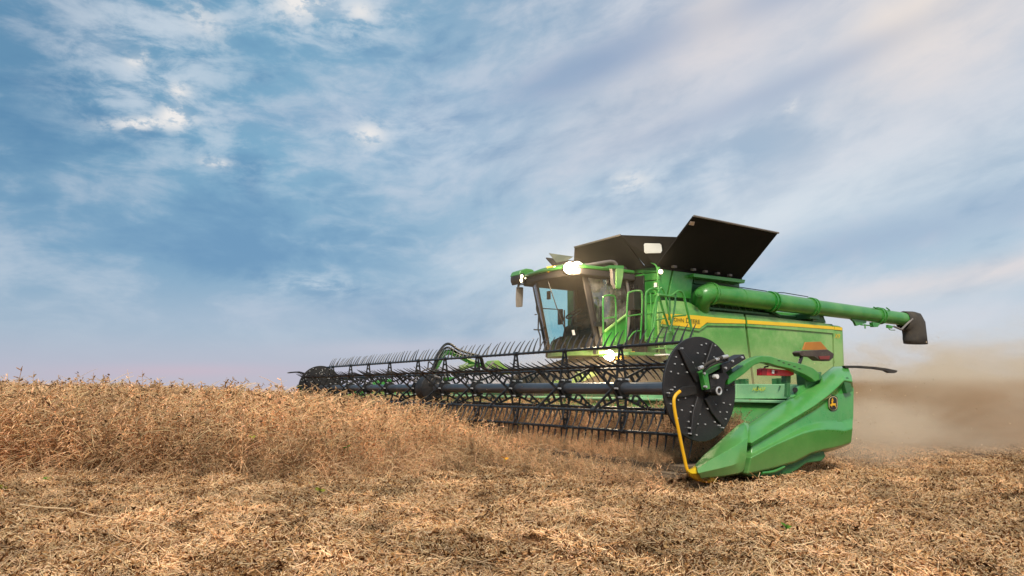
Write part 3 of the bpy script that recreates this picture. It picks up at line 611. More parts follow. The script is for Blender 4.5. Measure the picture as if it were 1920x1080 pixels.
# --- reel
shaft = G(MB().cyl((0,.05,RZ),(0,6.9,RZ),.083,24).cyl((0,7.35,RZ),(0,LN-.05,RZ),.083,24), 'reel_shaft', M['steel'])
bolt_me = []
def put_bolts(pts, parent, a, sgn, single=True):
    if not single:
        mb = MB()
        for x, y, z in pts: mb.cyl((x,a,z),(x,y,z),.0095,6)
        return tag(G(mb, 'bolt', M['bolt'], parent), kind='stuff')
    for x, y, z in pts:
        if not bolt_me: o = MB().cyl((0,-.02,0),(0,.02,0),.0095,6).build('bolt', M['bolt'], parent); bolt_me.append(o)
        else: o = bolt_me[0].copy(); COL.objects.link(o); o.parent = parent
        o.location = (x, y-sgn*.018-7, z)
def disc(a, r, name='reel_end_disc', thick=.03, ribs=True, sgn=-1):
    d = G(MB().lathe((0,a,RZ), [(0,r),(thick,r)], 72), name, M['disc'], bevel=.006)
    if ribs:
        m_ = MB(); 
        for k in range(6):
            an = R(60*k+8); c, s_ = math.cos(an), math.sin(an)
            rp = lambda rr, off: (rr*c-off*s_, a, RZ+rr*s_+off*c)
            pts = [rp(.12,-.055), rp(r*.5,-.07), rp(r*.93,-.02), rp(r*.95,.02), rp(r*.55,.05), rp(.12,.05)]
            q_ = [(p[0], p[1]+sgn*.035, p[2]) for p in pts]
            m_.plate(q_, (0,-sgn*.036,0))
        G(m_, 'disc_ribs', M['disc'], d, bevel=.01)
        bolts = []; rnd = random.Random(7)
        for k in range(6):
            an = R(60*k+8); c, s_ = math.cos(an), math.sin(an)
            for rr, off in [(.25,-.075),(.33,-.085),(.45,-.08),(.52,-.06),(.58,-.03),(.3,.07),(.42,.075),(.5,.17),(.55,.10),(.38,.2),(.47,.28)]:
                if rnd.random() < .18: continue
                rr *= r/.63; x, z = rr*c-off*s_, rr*s_+off*c; yy = a+sgn*(.012 if abs(off) > .06 else .04)
                bolts.append((x, yy, RZ+z))
        put_bolts(bolts, d, a, sgn, len([o_ for o_ in bpy.data.objects if o_.name.startswith('bolt')]) == 0)
    return d
disc(0.0, .63); 
d2 = disc(LN, .63)
# inner face of the far disc carries bolts as well
m_ = MB(); rnd = random.Random(3)
for k in range(70):
    an = rnd.random()*6.283; rr = .15+.46*math.sqrt(rnd.random()); m_.cyl((rr*math.cos(an),LN-.02,RZ+rr*math.sin(an)),(rr*math.cos(an),LN,RZ+rr*math.sin(an)),.012,6)
tag(G(m_, 'bolt', M['bolt'], d2), kind='stuff')
# middle drive: dished guard and hub
mid = G(MB().lathe((-.02,7.0,RZ), [(0,.10),(.03,.26),(.06,.27),(.28,.27),(.31,.26),(.36,.10)], 36), 'reel_drive_guard', M['disc'], bevel=.005)
m_ = MB(); rnd = random.Random(5)
for k in range(9):
    p = [(-.05+rnd.uniform(-.12,.12), 6.95+rnd.uniform(-.2,.45), RZ+.2+rnd.uniform(-.1,.2))]
    for j in range(3): p.append((p[-1][0]+rnd.uniform(-.15,.2), p[-1][1]+rnd.uniform(-.3,.25), p[-1][2]+rnd.uniform(-.15,.12)))
    m_.tube(curve(p), .014, 6)
G(m_, 'drive_hoses', M['grey'], mid)
ANG = [0, 60, 120, 180, 240, 300]        # clockwise from straight up towards the rear
TDIR = {0:(.34,.94), 60:(.80,-.60), 120:(.35,-.94), 180:(-.06,-1), 240:(-.30,-.95), 300:(-.97,.22)}
NT_ = 95
def tine_mesh(dirn, ln=.265):
    d = Vector((dirn[0],0,dirn[1])).normalized(); n_ = Vector((0,1,0)).cross(d)
    if n_.x < 0 and dirn[1] < 0: n_ = -n_
    cv = .05 if dirn[1] > 0 else -.045
    pts = [d*(ln*t)+n_*(cv*(t*t-t*.2)) for t in np.linspace(-.08, 1, 8)]
    rs = [.017,.018,.0135,.0115,.010,.0085,.007,.0045]
    mb = MB(); mb.tube(pts, rs, 6); return mb
bars = []
tine_list = []
for an in ANG:
    b_ = RR*math.sin(R(an)); z_ = RZ+RR*math.cos(R(an))
    t0, t1 = ((.13,13.5) if an == 0 else (.05,LN-.05))
    m_ = MB().tube([(b_,t0,z_),(b_,6.95,z_)], .021, 8).tube([(b_,7.3,z_),(b_,t1,z_)], .021, 8)
    if an == 0: m_ = MB().tube([(b_,t0,z_),(b_,t1,z_)], .021, 8)
    bo = G(m_, 'reel_bar', M['black']); bars.append(bo)
    tm = tine_mesh(TDIR[an]); me = None
    for k in range(NT_):
        a_ = .16+k*.1462
        if an == 0 and a_ > 13.45: continue
        tine_list.append((a_ if an not in (120,) else a_+3, an, bo, a_, b_, z_, tm))
tine_list.sort(key=lambda t: t[0]); tm_cache = {}
rest = MB(); rj = random.Random(9)
for i, (_, an, bo, a_, b_, z_, tm) in enumerate(tine_list):
    if i < 98:
        if an not in tm_cache:
            o = MB(); o.v = list(tm.v); o.f = list(tm.f); ob = o.build('tine', M['black'], bo); tm_cache[an] = ob
        else:
            ob = tm_cache[an].copy(); COL.objects.link(ob); ob.parent = bo
        ob.location = (b_, a_-7+rj.uniform(-.008,.008), z_); ob.rotation_euler = (rj.gauss(0,.035), rj.gauss(0,.07), 0)
    else:
        Rj = Matrix.Rotation(rj.gauss(0,.07), 3, 'Y') @ Matrix.Rotation(rj.gauss(0,.035), 3, 'X'); rest.add([tuple(Rj @ Vector(v)+Vector((b_, a_, z_))) for v in tm.v], tm.f)
rt = G(rest, 'tine', M['black']); rt['kind'] = 'stuff'
# single long finger at the far end
G(MB().tube(curve([(-.35,14.05,RZ+.36),(-.62,14.05,RZ+.44),(-.95,14.05,RZ+.42)]), [.03]*7+[.022]*5+[.004], 6), 'end_finger', M['black'])
# spiders: a hub plate and six slotted arms
def spider(a):
    m_ = MB(); m_.lathe((0,a-.06,RZ), [(0,.125),(.12,.125)], 12); m_.lathe((0,a-.012,RZ), [(0,.175),(.024,.175)], 6)
    for an in ANG:
        an = R(an); u = Vector((math.sin(an),0,math.cos(an))); v = Vector((math.cos(an),0,-math.sin(an))); c = Vector((0,a,RZ))
        for s_ in (-1, 1): m_.bar(c+u*.12+v*s_*.085, c+u*(RR-.02)+v*s_*.016, .032, .014, up=(0,1,0)) if False else m_.plate([c+u*.10+v*s_*.105, c+u*.10+v*s_*.07, c+u*(RR-.03)+v*s_*.006, c+u*(RR)+v*s_*.03], (0,.018,0))
        for t in (.40,.60,.78):
            w2 = .095*(1-t)+.02; m_.plate([c+u*(RR*t)+v*w2, c+u*(RR*t)-v*w2, c+u*(RR*t+.035)-v*w2, c+u*(RR*t+.035)+v*w2], (0,.014,0))
        m_.cyl(c+u*RR+Vector((0,-.03,0)), c+u*RR+Vector((0,.05,0)), .036, 10)
    o = G(m_, 'reel_spider', M['black'])
    m_ = MB()
    for k in range(6):
        an = R(60*k+30); m_.cyl((.14*math.sin(an),a-.07,RZ+.14*math.cos(an)),(.14*math.sin(an),a,RZ+.14*math.cos(an)),.014,6)
    tag(G(m_, 'hub_bolt', M['bolt'], o), kind='stuff')
for a_ in (1.41,2.68,4.02,5.30,6.55,7.75,9.22,10.49,11.68,13.02): spider(a_)
# cam linkages near the bars
m_ = MB()
for an in ANG:
    u = (math.sin(R(an+22)), math.cos(R(an+22))); b_, z_ = RR*math.sin(R(an)), RZ+RR*math.cos(R(an))
    m_.plate([(b_,.08,z_),(b_+.05*u[0],.08,z_+.05*u[1]),(.5*u[0],.08,RZ+.5*u[1]),(.46*u[0],.08,RZ+.46*u[1])], (0,.02,0))
G(m_, 'cam_linkage', M['black'])
# --- near reel arm
arm = G(MB().plate([A(x, y, -.12) for x, y in [(1366,722),(1364,708),(1378,696),(1402,679),(1418,670),(1430,667),(1446,668),(1462,673),(1484,678),(1507,683),(1525,690),(1537,700),(1541,709),(1529,716),(1521,709),(1508,702),(1484,692),(1456,686),(1440,681),(1427,680),(1414,685),(1396,701)]], (0,.12,0)), 'reel_arm', M['green'], bevel=.012)
G(MB().plate([A(x, y, -.20) for x, y in [(1317,698),(1327,697),(1332,729),(1324,731)]], (0,.07,0)), 'arm_end_plate', M['green'], arm, bevel=.006)
G(MB().plate([A(x, y, -.17) for x, y in [(1317,698),(1355,681),(1359,686),(1328,703)]], (0,.10,0)), 'arm_slide', M['green'], arm, bevel=.006)
G(MB().plate([A(x, y, -.20) for x, y in [(1353,684),(1395,664),(1399,673),(1372,690),(1362,698),(1356,700)]], (0,.16,0)).plate([A(x, y, -.08) for x, y in [(1352,688),(1388,666),(1392,671),(1360,692)]], (0,.05,0)), 'slide_bracket', M['black'], arm, bevel=.006)
G(MB().plate([A(x, y, -.14) for x, y in [(1330,704),(1358,694),(1368,707),(1361,714),(1356,738),(1344,742),(1332,735),(1333,729)]], (0,.10,0)), 'drive_plate', M['black'], arm, bevel=.006)
m_ = MB()
for x, y in [(1393,670),(1375,677),(1362,690),(1322,700),(1325,725)]: c = Vector(A(x,y,-.22)); m_.cyl(c, c+Vector((0,.04,0)), .014, 8)
G(m_, 'arm_bolts', M['bolt'], arm)
c = Vector(A(1348,733,-.2)); m_ = MB().tube([c+Vector((math.cos(t),0,math.sin(t)))*.042 for t in np.linspace(0,2*math.pi,21)], .011, 6, False)
G(m_, 'bearing_ring', M['bolt'], arm)
G(MB().cyl(c+Vector((0,.01,0)), c+Vector((0,.12,0)), .055, 16), 'bearing', M['black'], arm)
c = Vector(A(1345.5,706,-.2)); G(MB().cyl(c, c+Vector((0,.07,0)), .027, 16), 'reflector_button', M['white'], arm)
G(MB().tube(curve([A(1314,692,-.22),A(1325,683,-.25),A(1338,676,-.25),A(1350,671,-.25),A(1362,669,-.22),A(1363,676,-.2)]), .018, 8).tube(curve([A(1318,697,-.2),A(1330,687,-.24),A(1345,680,-.24),A(1360,676,-.2)]), .015, 8), 'drive_hose', M['rubber'], arm)
m_ = MB()
for x, y in [(1314,690.5),(1344,675),(1357,670.5),(1361,670)]: c = Vector(A(x,y,-.25)); m_.cyl(c-Vector((.03,0,0)), c+Vector((.03,0,.015)), .022, 8)
G(m_, 'hose_fitting', M['bolt'], arm)
G(MB().plate([A(x, y, -.02) for x, y in [(1509,700),(1530,702),(1541,697),(1540,709),(1530,716),(1520,720),(1512,727),(1510,715)]], (0,.14,0)).cyl(A(1532,706,-.1),A(1532,706,.2),.06,14), 'arm_pivot', M['dgreen'], arm, bevel=.01)
m_ = MB()
for x, y in [(1461,676),(1470,680),(1480,683),(1490,687),(1500,691)]: m_.plate([A(x-2,y-.8,-.125),A(x+2,y,-.125),A(x+2,y+1.2,-.125),A(x-2,y+.4,-.125)], (0,.004,0))
G(m_, 'arm_slots', M['black'], arm)
# red lift stop with its post
rd = G(MB().plate([A(x, y, -.02) for x, y in [(1428,692),(1433,690),(1489,695),(1489,703),(1482,705),(1428,704)]], (0,.08,0)), 'lift_stop', M['red'], bevel=.006)
G(MB().plate([A(x, y, -.035) for x, y in [(1448,693.5),(1452,693.8),(1452,700.5),(1448,700.2)]], (0,.01,0)), 'stop_sticker', M['white'], rd)
G(MB().plate([A(x, y, -.03) for x, y in [(1429,692.5),(1438,692),(1438,703.5),(1429,703.5)]], (0,.01,0)).cyl(A(1456,698,-.04),A(1456,698,0),.02,8), 'stop_bracket', mat('dark_red', (.2,.008,.012), .5), rd)
G(MB().tube([A(1433,692,.02),A(1434,688,.02),A(1440,687,.02)], .012, 6), 'lift_pin', M['black'])
G(MB().plate([A(x, y, .04) for x, y in [(1474,703),(1483,704),(1483,718),(1474,718)]], (0,.08,0)).plate([A(x, y, .0) for x, y in [(1477,718),(1482,718),(1482,744),(1476,744)]], (0,.05,0)), 'lift_post', M['dgreen'], bevel=.006)
# --- lamp and amber reflector on a stalk
lp = G(MB().tube([A(1498,684,0),A(1502,672,0),A(1503,668,0)], .025, 8), 'warning_lamp_stalk', M['black'])
G(MB().plate([A(x, y, -.04) for x, y in [(1499,660),(1504,657.5),(1552,655),(1564,663),(1563,671),(1556,677),(1537,676),(1527,669),(1503,668),(1500,664)]], (0,.12,0)), 'warning_lamp_housing', mat('lamp_housing_dark', (.03,.017,.015), .5, dust=.15), lp, bevel=.01)
G(MB().plate([A(x, y, 0) for x, y in [(1505.5,656),(1510.5,641.5),(1539,640.5),(1552,655.5),(1540,656.5)]], (0,.02,0)), 'amber_reflector', M['amber'], lp, bevel=.003)
G(MB().plate([A(x, y, -.05) for x, y in [(1535,668),(1557,667),(1555,674),(1538,674)]], (0,.02,0)), 'red_lens', M['tail'], lp, bevel=.003)
# --- rubber marker arm trailing behind the shield
G(MB().plate([A(x, y, -.15) for x, y in [(1584,685.5),(1610,685.5),(1640,687.5),(1663,690.5),(1683,694.5),(1682,698),(1678,699.5),(1668,699.5),(1660,695),(1640,692),(1610,690),(1586,690)]], (0,.05,0)), 'marker_arm', M['rubber'], bevel=.006)
# --- end shield: a moulded shell
rowsP = [([(1399,799),(1440,771),(1487,743),(1512,726),(1536,709),(1552,696),(1563,687.5),(1589,686.5)], .06),
         ([(1402,808),(1446,779),(1493,750),(1520,734),(1544,716),(1560,701),(1572,692),(1592,689)], -.12),
         ([(1407,824),(1452,797),(1500,770),(1526,753),(1550,734),(1567,718),(1581,704),(1598,705)], -.27),
         ([(1409,831),(1454,804),(1502,776),(1528,760),(1552,742),(1569,727),(1583,713),(1600,716)], -.32),
         ([(1410,836),(1456,809),(1504,781),(1530,766),(1554,749),(1571,735),(1584,722),(1602,727)], -.235),
         ([(1409,852),(1454,829),(1506,800),(1532,792.5),(1553,790.5),(1568,790.5),(1580,791),(1601,786)], -.262),
         ([(1409,857),(1455,832.5),(1506,811),(1532,805),(1553,804),(1569,805),(1584,807),(1600,803)], -.345),
         ([(1402,889),(1440,880),(1490,866),(1520,850),(1545,843),(1562,840),(1580,835.5),(1597,829.5)], -.285),
         ([(1396,893),(1436,887),(1488,872),(1518,858),(1544,849.5),(1561,845),(1578,839.5),(1594,832)], -.12),
         ([(1396,893),(1436,886),(1488,871),(1518,857),(1544,848.5),(1561,844),(1578,838.5),(1594,831)], .06)]
rows = [[A(x, y, a_) for x, y in r] for r, a_ in rowsP]
rows = [[(r[0][0]-.02, .06, r[0][2])]+r+[(r[-1][0]+.06, .06, r[-1][2])] for r in rows]
sh = G(MB().grid(rows), 'end_shield', M['shield'], smooth=32, bevel=.02, seg=3)
G(MB().plate([(p[0], .055, p[2]) for p in rows[0][1:-1]]+[(rows[k][-2][0], .055, rows[k][-2][2]) for k in range(1, 9)]+[(rows[8][k][0], .055, rows[8][k][2]) for k in range(7, 0, -1)], (0,.02,0)), 'shield_back', M['dgreen'], sh)
G(MB().plate([A(x, y, -.30) for x, y in [(1581.5,712),(1590,706.5),(1594,714),(1600,733),(1588,738),(1586,730)]], (0,.06,0)), 'grip_slot_shade', M['dgreen'], sh, bevel=.008)  # dark plate standing in for the shade inside the grip slot
# step on the upper edge where it is bolted
G(MB().plate([A(x, y, .0) for x, y in [(1486,746),(1500,724),(1519,717),(1538,708),(1530,722),(1500,741)]], (0,.06,0)), 'shield_bracket', M['shield'], sh, bevel=.01)
G(MB().cyl(A(1491,731,-.02),A(1491,731,.05),.035,12), 'shield_hole', M['black'], sh)
# emblem: black rounded plate, pale rim, leaping deer
def EM(x, y, a_): return A(1530+x/15.43, 720+y/15.43, a_)
def rrect(x0, y0, x1, y1, r, n=5):
    out = []
    for cx_, cy_, s_ in ((x1-r,y0+r,-90),(x1-r,y1-r,0),(x0+r,y1-r,90),(x0+r,y0+r,180)):
        out += [(cx_+r*math.cos(R(s_+90*k/n)), cy_+r*math.sin(R(s_+90*k/n))) for k in range(n+1)]
    return out
em = G(MB().plate([EM(x, y, -.262) for x, y in rrect(380,338,632,775,105)], (0,.03,0)), 'emblem', M['black'], sh)
G(MB().plate([EM(x, y, -.270) for x, y in rrect(390,362,618,758,100)], (0,.01,0)), 'emblem_rim', mat('emblem_gold_rim', (.7,.6,.3), .5), em)
G(MB().plate([EM(x, y, -.276) for x, y in rrect(402,376,606,744,90)], (0,.01,0)), 'emblem_field', M['black'], em)
deer = [(478,412),(490,405),(492,440),(505,470),(498,500),(488,520),(492,555),(540,562),(566,556),(574,580),(566,618),(590,668),(582,672),(548,636),(536,614),(500,622),(470,624),(450,640),(476,662),(468,668),(424,632),(414,600),(430,584),(458,572),(462,530),(452,512),(440,500),(450,486),(474,486),(484,470),(448,466),(446,458),(478,450)]
G(MB().plate([EM(x, y, -.282) for x, y in deer], (0,.004,0)), 'emblem_deer', M['orange_yellow'], em)
# front snout of the divider and its yellow tip
sn = [([(1304,873),(1322,853),(1345,833),(1366,814),(1383,799),(1394,793),(1402,794)], .04),
      ([(1305,875),(1325,856),(1348,838),(1370,820),(1387,805),(1397,798),(1404,799)], -.12),
      ([(1307,880),(1328,866),(1351,853),(1372,841),(1388,831),(1397,824),(1402,821)], -.30),
      ([(1309,887),(1330,882),(1352,877),(1372,872),(1386,866),(1394,860),(1398,857)], -.33),
      ([(1313,895),(1333,893),(1354,891),(1372,888),(1384,886),(1391,883),(1395,876)], -.28),
      ([(1314,897),(1334,896),(1355,894),(1372,891),(1384,889),(1390,886),(1393,882)], -.05)]
rows = [[A(x, y, a_) for x, y in r] for r, a_ in sn]
snt = G(MB().grid(rows), 'divider_snout', M['shield'], smooth=32, solid=.02, bevel=.006)
G(MB().grid([[A(x, y, .05) for x, y in [(1304,874),(1345,835),(1383,801),(1402,796)]], [A(x, y, .05) for x, y in [(1312,893),(1350,889),(1384,886),(1396,878)]]]), 'snout_inner_side', M['dgreen'], snt, solid=.01)
tp = [([(1289,882),(1295,879),(1302,874),(1306,873)], .0), ([(1289,883),(1295,882),(1303,879),(1310,877)], -.16), ([(1291,886),(1297,888),(1305,888),(1313,886)], -.26), ([(1295,892),(1301,896),(1308,896),(1312,892)], -.22), ([(1298,895),(1306,900),(1313,900),(1318,898)], -.05)]
tip = G(MB().grid([[A(x, y, a_) for x, y in r] for r, a_ in tp]), 'divider_tip', M['yellow'], smooth=60, solid=.015)
G(MB().tube(curve([A(1275,733.5,-.1),A(1267,741,-.1),A(1263.5,752,-.1),A(1266,775,-.1),A(1274,815,-.1),A(1283,858,-.1),A(1289,882,-.1),A(1298,893,-.1),A(1312,900,-.1),A(1330,903,-.1),A(1342,903,-.1)], 6), .0195, 10), 'guide_rod', M['orange_yellow'])
G(MB().plate([A(x, y, -.16) for x, y in [(1326,903),(1334,894),(1344,897),(1340,904)]], (0,.1,0)), 'wear_shoe', M['yellow'], bevel=.006)
# skid plate under the shield
G(MB().plate([A(x, y, -.2) for x, y in [(1392,880),(1440,868),(1500,852),(1546,846),(1549,856),(1541,865),(1528,867),(1513,869),(1495,882),(1474,893),(1434,897),(1405,894)]], (0,.4,0)), 'skid_plate', M['dgreen'], bevel=.02)
G(MB().tube(curve([A(1428,887,-.25),A(1450,884,-.25),A(1470,875,-.25)]), .02, 6), 'skid_strap', M['green'])
# --- frame across the header: lettered box, ledge, back sheet
def BB(x, y, b=2.1): return B(x, y, b)
bx_ = G(MB().plate([BB(1382,720),BB(1475,720.5),BB(1475,747.6),BB(1382,747.6)], (.3,0,0)).plate([BB(1200,721),BB(1381.7,720),BB(1381.7,747.6),BB(1200,746.5)], (.3,0,0)), 'end_box', M['beam'], bevel=.008)
G(MB().plate([BB(1476,722),BB(1500,722.3),BB(1500,748),BB(1476,748)], (.3,0,0)), 'end_box', M['beam'], bevel=.008)
G(lettering('', 1410, 733, 1436, 733, 6.6, None, 0, '', shear=.35, small=[('HD45F', 1)], f=lambda x, y, o: (B(x, y, 2.085)[0], B(x, y, 2.085)[1], B(x, y, 2.085)[2])), 'model_lettering', mat('bright_yellow_lettering', (.85,.75,.0), .4), bx_)
m_ = MB()
for x, y in [(1385,718),(1393,716.5),(1457,716),(1466,715.5)]: c = Vector(BB(x,y,2.2)); m_.box(c[0]-.03,c[0]+.05,c[1]-.07,c[1]+.07,c[2]-.05,c[2]+.05)
m_.cyl(BB(1421,724.5,2.06),BB(1421,724.5,2.12),.012,8); m_.cyl(BB(1462.5,724,2.06),BB(1462.5,724,2.12),.012,8)
G(m_, 'box_latch', M['dgreen'], bx_, bevel=.01)
zt = BB(1400,749)[2]; zb = BB(1400,754.5)[2]
G(MB().box(2.02,2.22,.08,LN,zb,zt-.002), 'frame_ledge', M['beam'], bevel=.01)
G(MB().plate([(2.14,.1,zb-.002),(2.14,LN,zb-.002),(1.55,LN,.28),(1.55,.1,.28)], (.03,0,0)), 'back_sheet', M['green'])
# rear main tube and centre frame
G(MB().cyl((2.45,.2,1.0),(2.45,LN-.2,1.0),.11,16), 'main_tube', M['dgreen'])
for a_ in np.arange(.6, LN, 1.9): G(MB().plate([(2.18,a_,zb),(2.55,a_,1.1),(2.55,a_,.35),(1.6,a_,.25)], (0,.03,0)), 'frame_rib', M['dgreen'])
G(MB().box(-.25,1.6,.1,6.3,.16,.22).box(-.25,1.6,7.9,LN-.1,.16,.22), 'draper_belt', M['dusty_rubber'])
m_ = MB().box(-.42,-.22,.05,LN-.05,.10,.15)
for a_ in np.arange(.1, LN, .1): m_.plate([(-.42,a_-.02,.11),(-.42,a_+.02,.11),(-.56,a_,.115)], (0,0,.02))
G(m_, 'cutter_bar', M['dusty_rubber'])
# far end shield, lower version of the near one
fs = [(-1.0,.15),(.1,.75),(1.2,1.15),(2.0,1.42),(2.3,1.42),(2.5,1.1),(2.45,.45),(1.0,.2),(-.7,.08)]
G(MB().plate([(x, 14.25, z) for x, z in fs], (0,.25,0)), 'end_shield', M['shield'], bevel=.05)
# middle reel arm, hoses, lift cylinder and centre casting
def C7(pts, a=7.15): return [A(x, y, a) for x, y in pts]
ma = G(MB().tube(curve(C7([(812,698),(818,686),(826,672),(833,663),(842,660),(853,664),(867,670),(880,677),(893,682),(900,686)]), 3), .062, 6), 'reel_arm', M['green'])
G(MB().tube(curve(C7([(808,697),(817,676),(826,656),(836,645.5),(846,646),(858,655),(874,661),(890,665),(902,670),(908,688),(914,693)], 7.0), 4), .026, 8), 'arm_hose', M['black'], ma)
G(MB().tube(curve(C7([(812,698),(822,672),(831,656),(840,651.5),(850,656),(862,663),(877,667),(893,667),(900,671),(905,690),(912,692)], 7.1), 4), .022, 8), 'arm_hose', M['black'], ma)
G(MB().plate(C7([(806,700),(819,685),(822,690),(816,702)]), (0,.1,0)).box(-.1,.1,7.1,7.25,RZ-.1,RZ+.2), 'arm_end_plate', M['dgreen'], ma)
G(MB().tube(C7([(840,701),(862,691),(866,689)]), .018, 6), 'cylinder_rod', M['grey'], ma)
G(MB().tube(C7([(862,692),(880,686),(893,682)]), .045, 8).tube(C7([(863,691),(862,686),(870,684),(877,679)], 7.05), .012, 6), 'lift_cylinder', M['olive'], ma)
G(MB().plate(C7([(862,698),(878,694),(895,693),(896,700),(862,701)], 7.6), (0,.3,0)).plate(C7([(917,695),(922,684),(928,676),(935,675),(944,682),(956,691),(967,698),(960,702),(918,701)], 7.4), (0,.35,0)), 'centre_casting', M['olive'], bevel=.02)
G(MB().plate(C7([(836,707),(854,707),(848,713),(840,718)], 7.3), (0,.15,0)), 'centre_bracket', M['green'])
G(MB().tube(curve(C7([(905,700),(912,693),(920,684),(925,679)], 7.3)), .025, 8).tube(curve(C7([(926,682),(932,688),(940,700)], 7.3)), .02, 8), 'centre_hoses', M['grey'])
# far reel arm showing beyond the far bars
G(MB().plate([A(643,708,13.6),A(650,706,13.6),A(664,707,13.6),A(663,713,13.6),A(646,713,13.6)], (0,.12,0)), 'reel_arm', M['green'], bevel=.02)

# ================================================================== FIELD
rng = np.random.default_rng(11)
def vnoise(x, y, seed=0):
    """smooth value noise, -1..1"""
    xi = np.floor(x).astype(np.int64); yi = np.floor(y).astype(np.int64); xf = x-xi; yf = y-yi
    def h(i, j):
        n = (i*374761393+j*668265263+seed*974634777) & 0xffffffff; n = ((n ^ (n >> 13))*1274126177) & 0xffffffff
        return ((n ^ (n >> 16)) & 0xffff)/32767.5-1
    u = xf*xf*(3-2*xf); v = yf*yf*(3-2*yf)
    return (h(xi,yi)*(1-u)+h(xi+1,yi)*u)*(1-v)+(h(xi,yi+1)*(1-u)+h(xi+1,yi+1)*u)*v
def gz(x, y):
    x = np.asarray(x, float); y = np.asarray(y, float)
    z = -.035+.03*vnoise(x*.7, y*.7, 1)+.022*vnoise(x*2.3, y*2.3, 2)+.036*vnoise(x*5.3, y*5.3, 3)+.030*vnoise(x*10, y*10, 4)
    z = z+.030*np.clip(-x-4, 0, 14)*np.clip((y-4)/6, 0, 1)-.015*np.clip(np.hypot(x, y)-20, 0, 2000)
    return z
def axis(lo, hi, st, far, g=1.16):
    c = list(np.arange(lo, hi, st)); d = st
    while c[-1] < far: d *= g; c.append(c[-1]+d)
    d = st
    while c[0] > -far: d *= g; c.insert(0, c[0]-d)
    return np.array(c)
gx = axis(-9, 9.5, .055, 3500); gy = axis(2.8, 13.5, .055, 3500)
GX, GY = np.meshgrid(gx, gy); far_ = np.clip((np.hypot(GX, GY)-60)/60, 0, 1)
GZ = gz(GX, GY)
nx, ny = len(gx), len(gy)
idx = np.arange(nx*ny).reshape(ny, nx)
F = np.stack([idx[:-1,:-1], idx[:-1,1:], idx[1:,1:], idx[1:,:-1]], -1).reshape(-1, 4)
def np_mesh(name, V, F4, cols=None, F3=None, smooth=False):
    me = bpy.data.meshes.new(name); me.vertices.add(len(V)); me.vertices.foreach_set('co', np.asarray(V, np.float32).ravel())
    k = F4.shape[1]; me.loops.add(F4.size); me.loops.foreach_set('vertex_index', F4.astype(np.int32).ravel())
    me.polygons.add(len(F4)); me.polygons.foreach_set('loop_start', np.arange(0, F4.size, k, dtype=np.int32))
    if smooth: me.polygons.foreach_set('use_smooth', np.ones(len(F4), bool))
    if cols is not None:
        at_ = me.color_attributes.new('Col', 'FLOAT_COLOR', 'POINT'); c4 = np.ones((len(V), 4), np.float32); c4[:, :3] = cols; at_.data.foreach_set('color', c4.ravel())
    me.update(calc_edges=True); me.validate(); return me
gm = bpy.data.materials.new('soil_and_chaff'); gm.use_nodes = True; nt = gm.node_tree; nt.nodes.clear(); q = NB(nt)
p = q.n('ShaderNodeBsdfPrincipled'); o_ = q.n('ShaderNodeOutputMaterial'); nt.links.new(p.outputs[0], o_.inputs[0])
pos = q.n('ShaderNodeNewGeometry').outputs['Position']
na = q.noise(pos, 14, 6, .7, .5); nb_ = q.noise(pos, 60, 4, .7); nc = q.noise(pos, .8, 3, .5)
c = q.ramp(q.m('ADD', q.m('MULTIPLY', na, .6), q.m('MULTIPLY', nb_, .4)), [(.30, (.05,.02,.008,1)), (.44, (.18,.08,.032,1)), (.55, (.42,.22,.095,1)), (.68, (.66,.41,.20,1))])
c = q.mix(q.m('MULTIPLY', q.ss(nc, .4, .7), .3), c, (.55,.34,.18,1))
nt.links.new(c, p.inputs['Base Color']); p.inputs['Roughness'].default_value = .95; p.inputs['Specular IOR Level'].default_value = .15
b_ = q.n('ShaderNodeBump'); b_.inputs['Strength'].default_value = .9; b_.inputs['Distance'].default_value = .02; nt.links.new(q.m('ADD', na, nb_), b_.inputs['Height']); nt.links.new(b_.outputs[0], p.inputs['Normal'])
V = np.stack([GX.ravel(), GY.ravel(), GZ.ravel()], -1)
go = bpy.data.objects.new('ground', np_mesh('ground', V, F, smooth=True)); COL.objects.link(go); go.data.materials.append(gm); tag(go, kind='structure')

def straw_mat(name, bright=1.0, trans=.25):
    m = bpy.data.materials.new(name); m.use_nodes = True; nt = m.node_tree; nt.nodes.clear(); q = NB(nt)
    at_ = q.n('ShaderNodeAttribute', attribute_name='Col'); oi = q.n('ShaderNodeObjectInfo')
    hs = q.n('ShaderNodeHueSaturation'); nt.links.new(at_.outputs['Color'], hs.inputs['Color'])
    nt.links.new(q.m('ADD', q.m('MULTIPLY', oi.outputs['Random'], .6*bright), .74*bright), hs.inputs['Value'])
    hs.inputs['Saturation'].default_value = 1.0
    pos = q.n('ShaderNodeNewGeometry').outputs['Position']
    f = q.ss(q.noise(pos, .55, 3, .6), .35, .65, .78, 1.12)
    vm = q.n('ShaderNodeVectorMath', operation='SCALE'); nt.links.new(hs.outputs[0], vm.inputs[0]); nt.links.new(f, vm.inputs['Scale'])
    d = q.n('ShaderNodeBsdfDiffuse'); t = q.n('ShaderNodeBsdfTranslucent'); nt.links.new(vm.outputs[0], d.inputs[0]); nt.links.new(vm.outputs[0], t.inputs[0])
    mx = q.n('ShaderNodeMixShader'); mx.inputs[0].default_value = trans; nt.links.new(d.outputs[0], mx.inputs[1]); nt.links.new(t.outputs[0], mx.inputs[2])
    o = q.n('ShaderNodeOutputMaterial'); nt.links.new(mx.outputs[0], o.inputs[0]); return m
M['crop'] = straw_mat('dry_soybean', 1.0); M['chaff'] = straw_mat('chaff', 1.0, .12)
